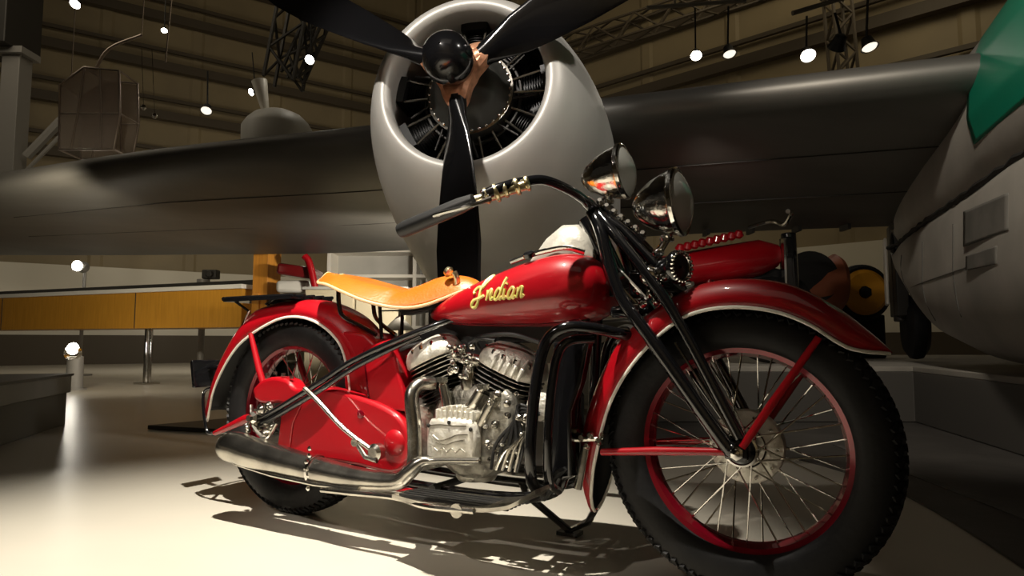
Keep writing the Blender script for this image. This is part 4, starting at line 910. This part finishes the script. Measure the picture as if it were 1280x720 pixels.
# ================================================================== SPOTLIGHTS AND HANGING THINGS
BULB = mat('spot_bulb', (1, .95, .85), emit=((1, .92, .78), 60)); DIM = mat('dim_bulb', (1, .95, .85), emit=((1, .90, .74), 1.2))
def spot(loc, aim, lit, size, label, hang=.7):
    t = thing('spotlight', label, 'spotlight', loc, 0, 'track spotlights under the hangar roof')
    ax = Vector(aim).normalized()
    MB().lathe([(size * .35, -size * 1.5), (size * .6, -size * 1.3), (size * .75, -size * .5), (size, .0), (size * .92, .0), (size * .7, -size * .3)], (0, 0, 0), ax, 22, capped=False).lathe([(size * .05, -size * 1.52), (size * .35, -size * 1.5)], (0, 0, 0), ax, 22).build('housing', BLACKM, t)
    MB().lathe([(size * .85, 0), (size * .7, size * .2), (size * .3, size * .3), (.005, size * .32)], (0, 0, 0) if 0 else ax * -size * .12, ax, 20).build('bulb', BULB if lit else DIM, t)
    MB().tube([-ax * size * 1.3, Vector((0, 0, hang))], size * .14, 8).build('stem', BLACKM, t)
    return t
spot((2.58, 9, 4.60), (-.1, -.6, -.8), True, .085, 'lit spotlight, leftmost of those above the right wing')
spot((3.05, 9, 4.62), (.1, -.3, -1), False, .10, 'black spotlight second from the left above the right wing')
spot((4.15, 9, 4.60), (-.1, -.6, -.8), True, .11, 'brightest lit spotlight, third above the right wing', .58)
spot((4.55, 9, 4.72), (0, .7, -.5), False, .13, 'dark turned-away spotlight fourth above the right wing', .5)
spot((5.02, 9, 4.72), (.15, -.3, -1), False, .12, 'black spotlight rightmost above the right wing', .7)
spot((-3.15, 10, 4.98), (-.1, -.7, -.6), True, .08, 'lit spotlight left of the upper left propeller blade')
spot((-4.45, 11, 4.85), (-.5, -.6, -.4), True, .07, 'small lit spotlight at the foot of the dark truss')
spot((-5.43, 10, 5.45), (.2, -.4, -.8), True, .05, 'small spotlight at the tip of the thin bracket, upper left', 1.2)
spot((-6.85, 10, 5.88), (0, -.6, -.7), True, .085, 'lit spotlight at the top left edge', .8)
spot((-5.2, 11, 4.52), (.1, -.5, -.8), False, .10, 'dim spotlight above the left wing')
TR = mat('track_grey', (0.20, 0.19, 0.17), 0.2, 0.5)
tr = thing('lighting_track', 'long lighting track above the right wing carrying spotlights', 'track', (0, 0, 0))
MB().tube([(1.9, 9.0, 5.30), (3.2, 9.0, 5.40), (3.3, 9.0, 5.40)], .03, 8).tube([(2.30, 9, 5.34), (2.30, 9, 9)], .012, 6).build('track_rail', TR, tr); MB().tube([(3.95, 9, 5.22), (4.6, 9, 5.42), (6.0, 9.0, 5.8)], .035, 8).tube([(4.36, 9, 5.40), (4.35, 9, 9)], .012, 6).tube([(5.6, 9, 5.74), (5.6, 9, 9)], .010, 6).build('track_rail', TR, tr)
# aluminium dish on a dark can
ds = thing('white_dome', 'pale dome-shaped dish showing above the left wing edge', 'dish', (-3.62, 10, 3.86))
MB().lathe([(.52, -.35), (.52, .02), (.46, .12), (.36, .22), (.2, .29), (.02, .31)], (0, 0, 0), (0, 0, 1), 44).build('dish_shell', mat('pale_grey_dish', (.42, .41, .38), 0, .5), ds); MB().tube([(-.18, 0, .26), (-.30, 0, .78)], [.05, .12], 16).build('dish_neck', WHITE, ds); MB().tube([(0, 0, -.1), (0, 0, -3.9)], .06, 12).lathe([(.35, 0), (.35, .04)], (0, 0, -3.9), (0, 0, 1), 24).build('dish_mast', STEEL, ds)
# hanging glazed frame
CLEAR = mat('clear_panel', (0.66, 0.58, 0.52), 0, 0.2, trans=0.78); FRM = mat('tarnished_tube', (0.34, 0.28, 0.24), .7, .3)
hf = thing('hanging_frame', 'hanging glazed tubular cockpit frame above the left wing', 'frame', (-5.75, 9, 3.20))
pts = [(-.38, 0, 0), (-.42, 0, .9), (-.10, 0, 1.15), (.38, 0, 1.1), (.42, 0, .5), (.36, 0, 0)]
m = MB()
for dy in (-.2, .25):
    m.tube([(x, dy, z) for x, y, z in pts], .018, 8, closed=True); m.tube([(-.10, dy, 1.15), (-.15, dy, .5), (-.22, dy, 0)], .014, 8); m.tube([(-.4, dy, .5), (.42, dy, .5)], .012, 8); m.tube([(.12, dy, 1.13), (.2, dy, 0)], .012, 8)
for x, y, z in pts: m.tube([(x, -.2, z), (x, .25, z)], .014, 8)
m.tube(cr([(-.10, 0, 1.15), (.1, 0, 1.5), (.55, 0, 1.7)], 5), .022, 8); m.tube([(.9, 0, 1.3), (.95, 0, 2.3)], .012, 6); m.tube([(-.42, .02, .9), (-.42, .02, 5.0)], .008, 6); m.tube([(.55, 0, 1.7), (.6, 0, 5.0)], .008, 6)
m.build('tube_frame', FRM, hf)
for dy in (-.2, .25): MB().prism([(p[0] * .96, p[2] * .97 + .015) for p in pts], dy - .004, dy + .004).build('panel', CLEAR, hf, smooth=0)
for x, z in ((.62, .62), (.78, .50)): MB().lathe([(.015, 0), (.04, .03), (.03, .07)], (x, 0, z), (0, 0, 1), 12).tube([(x, 0, z + .07), (x * .9, 0, 1.5)], .004, 5).build('pendant', CHROME, hf)
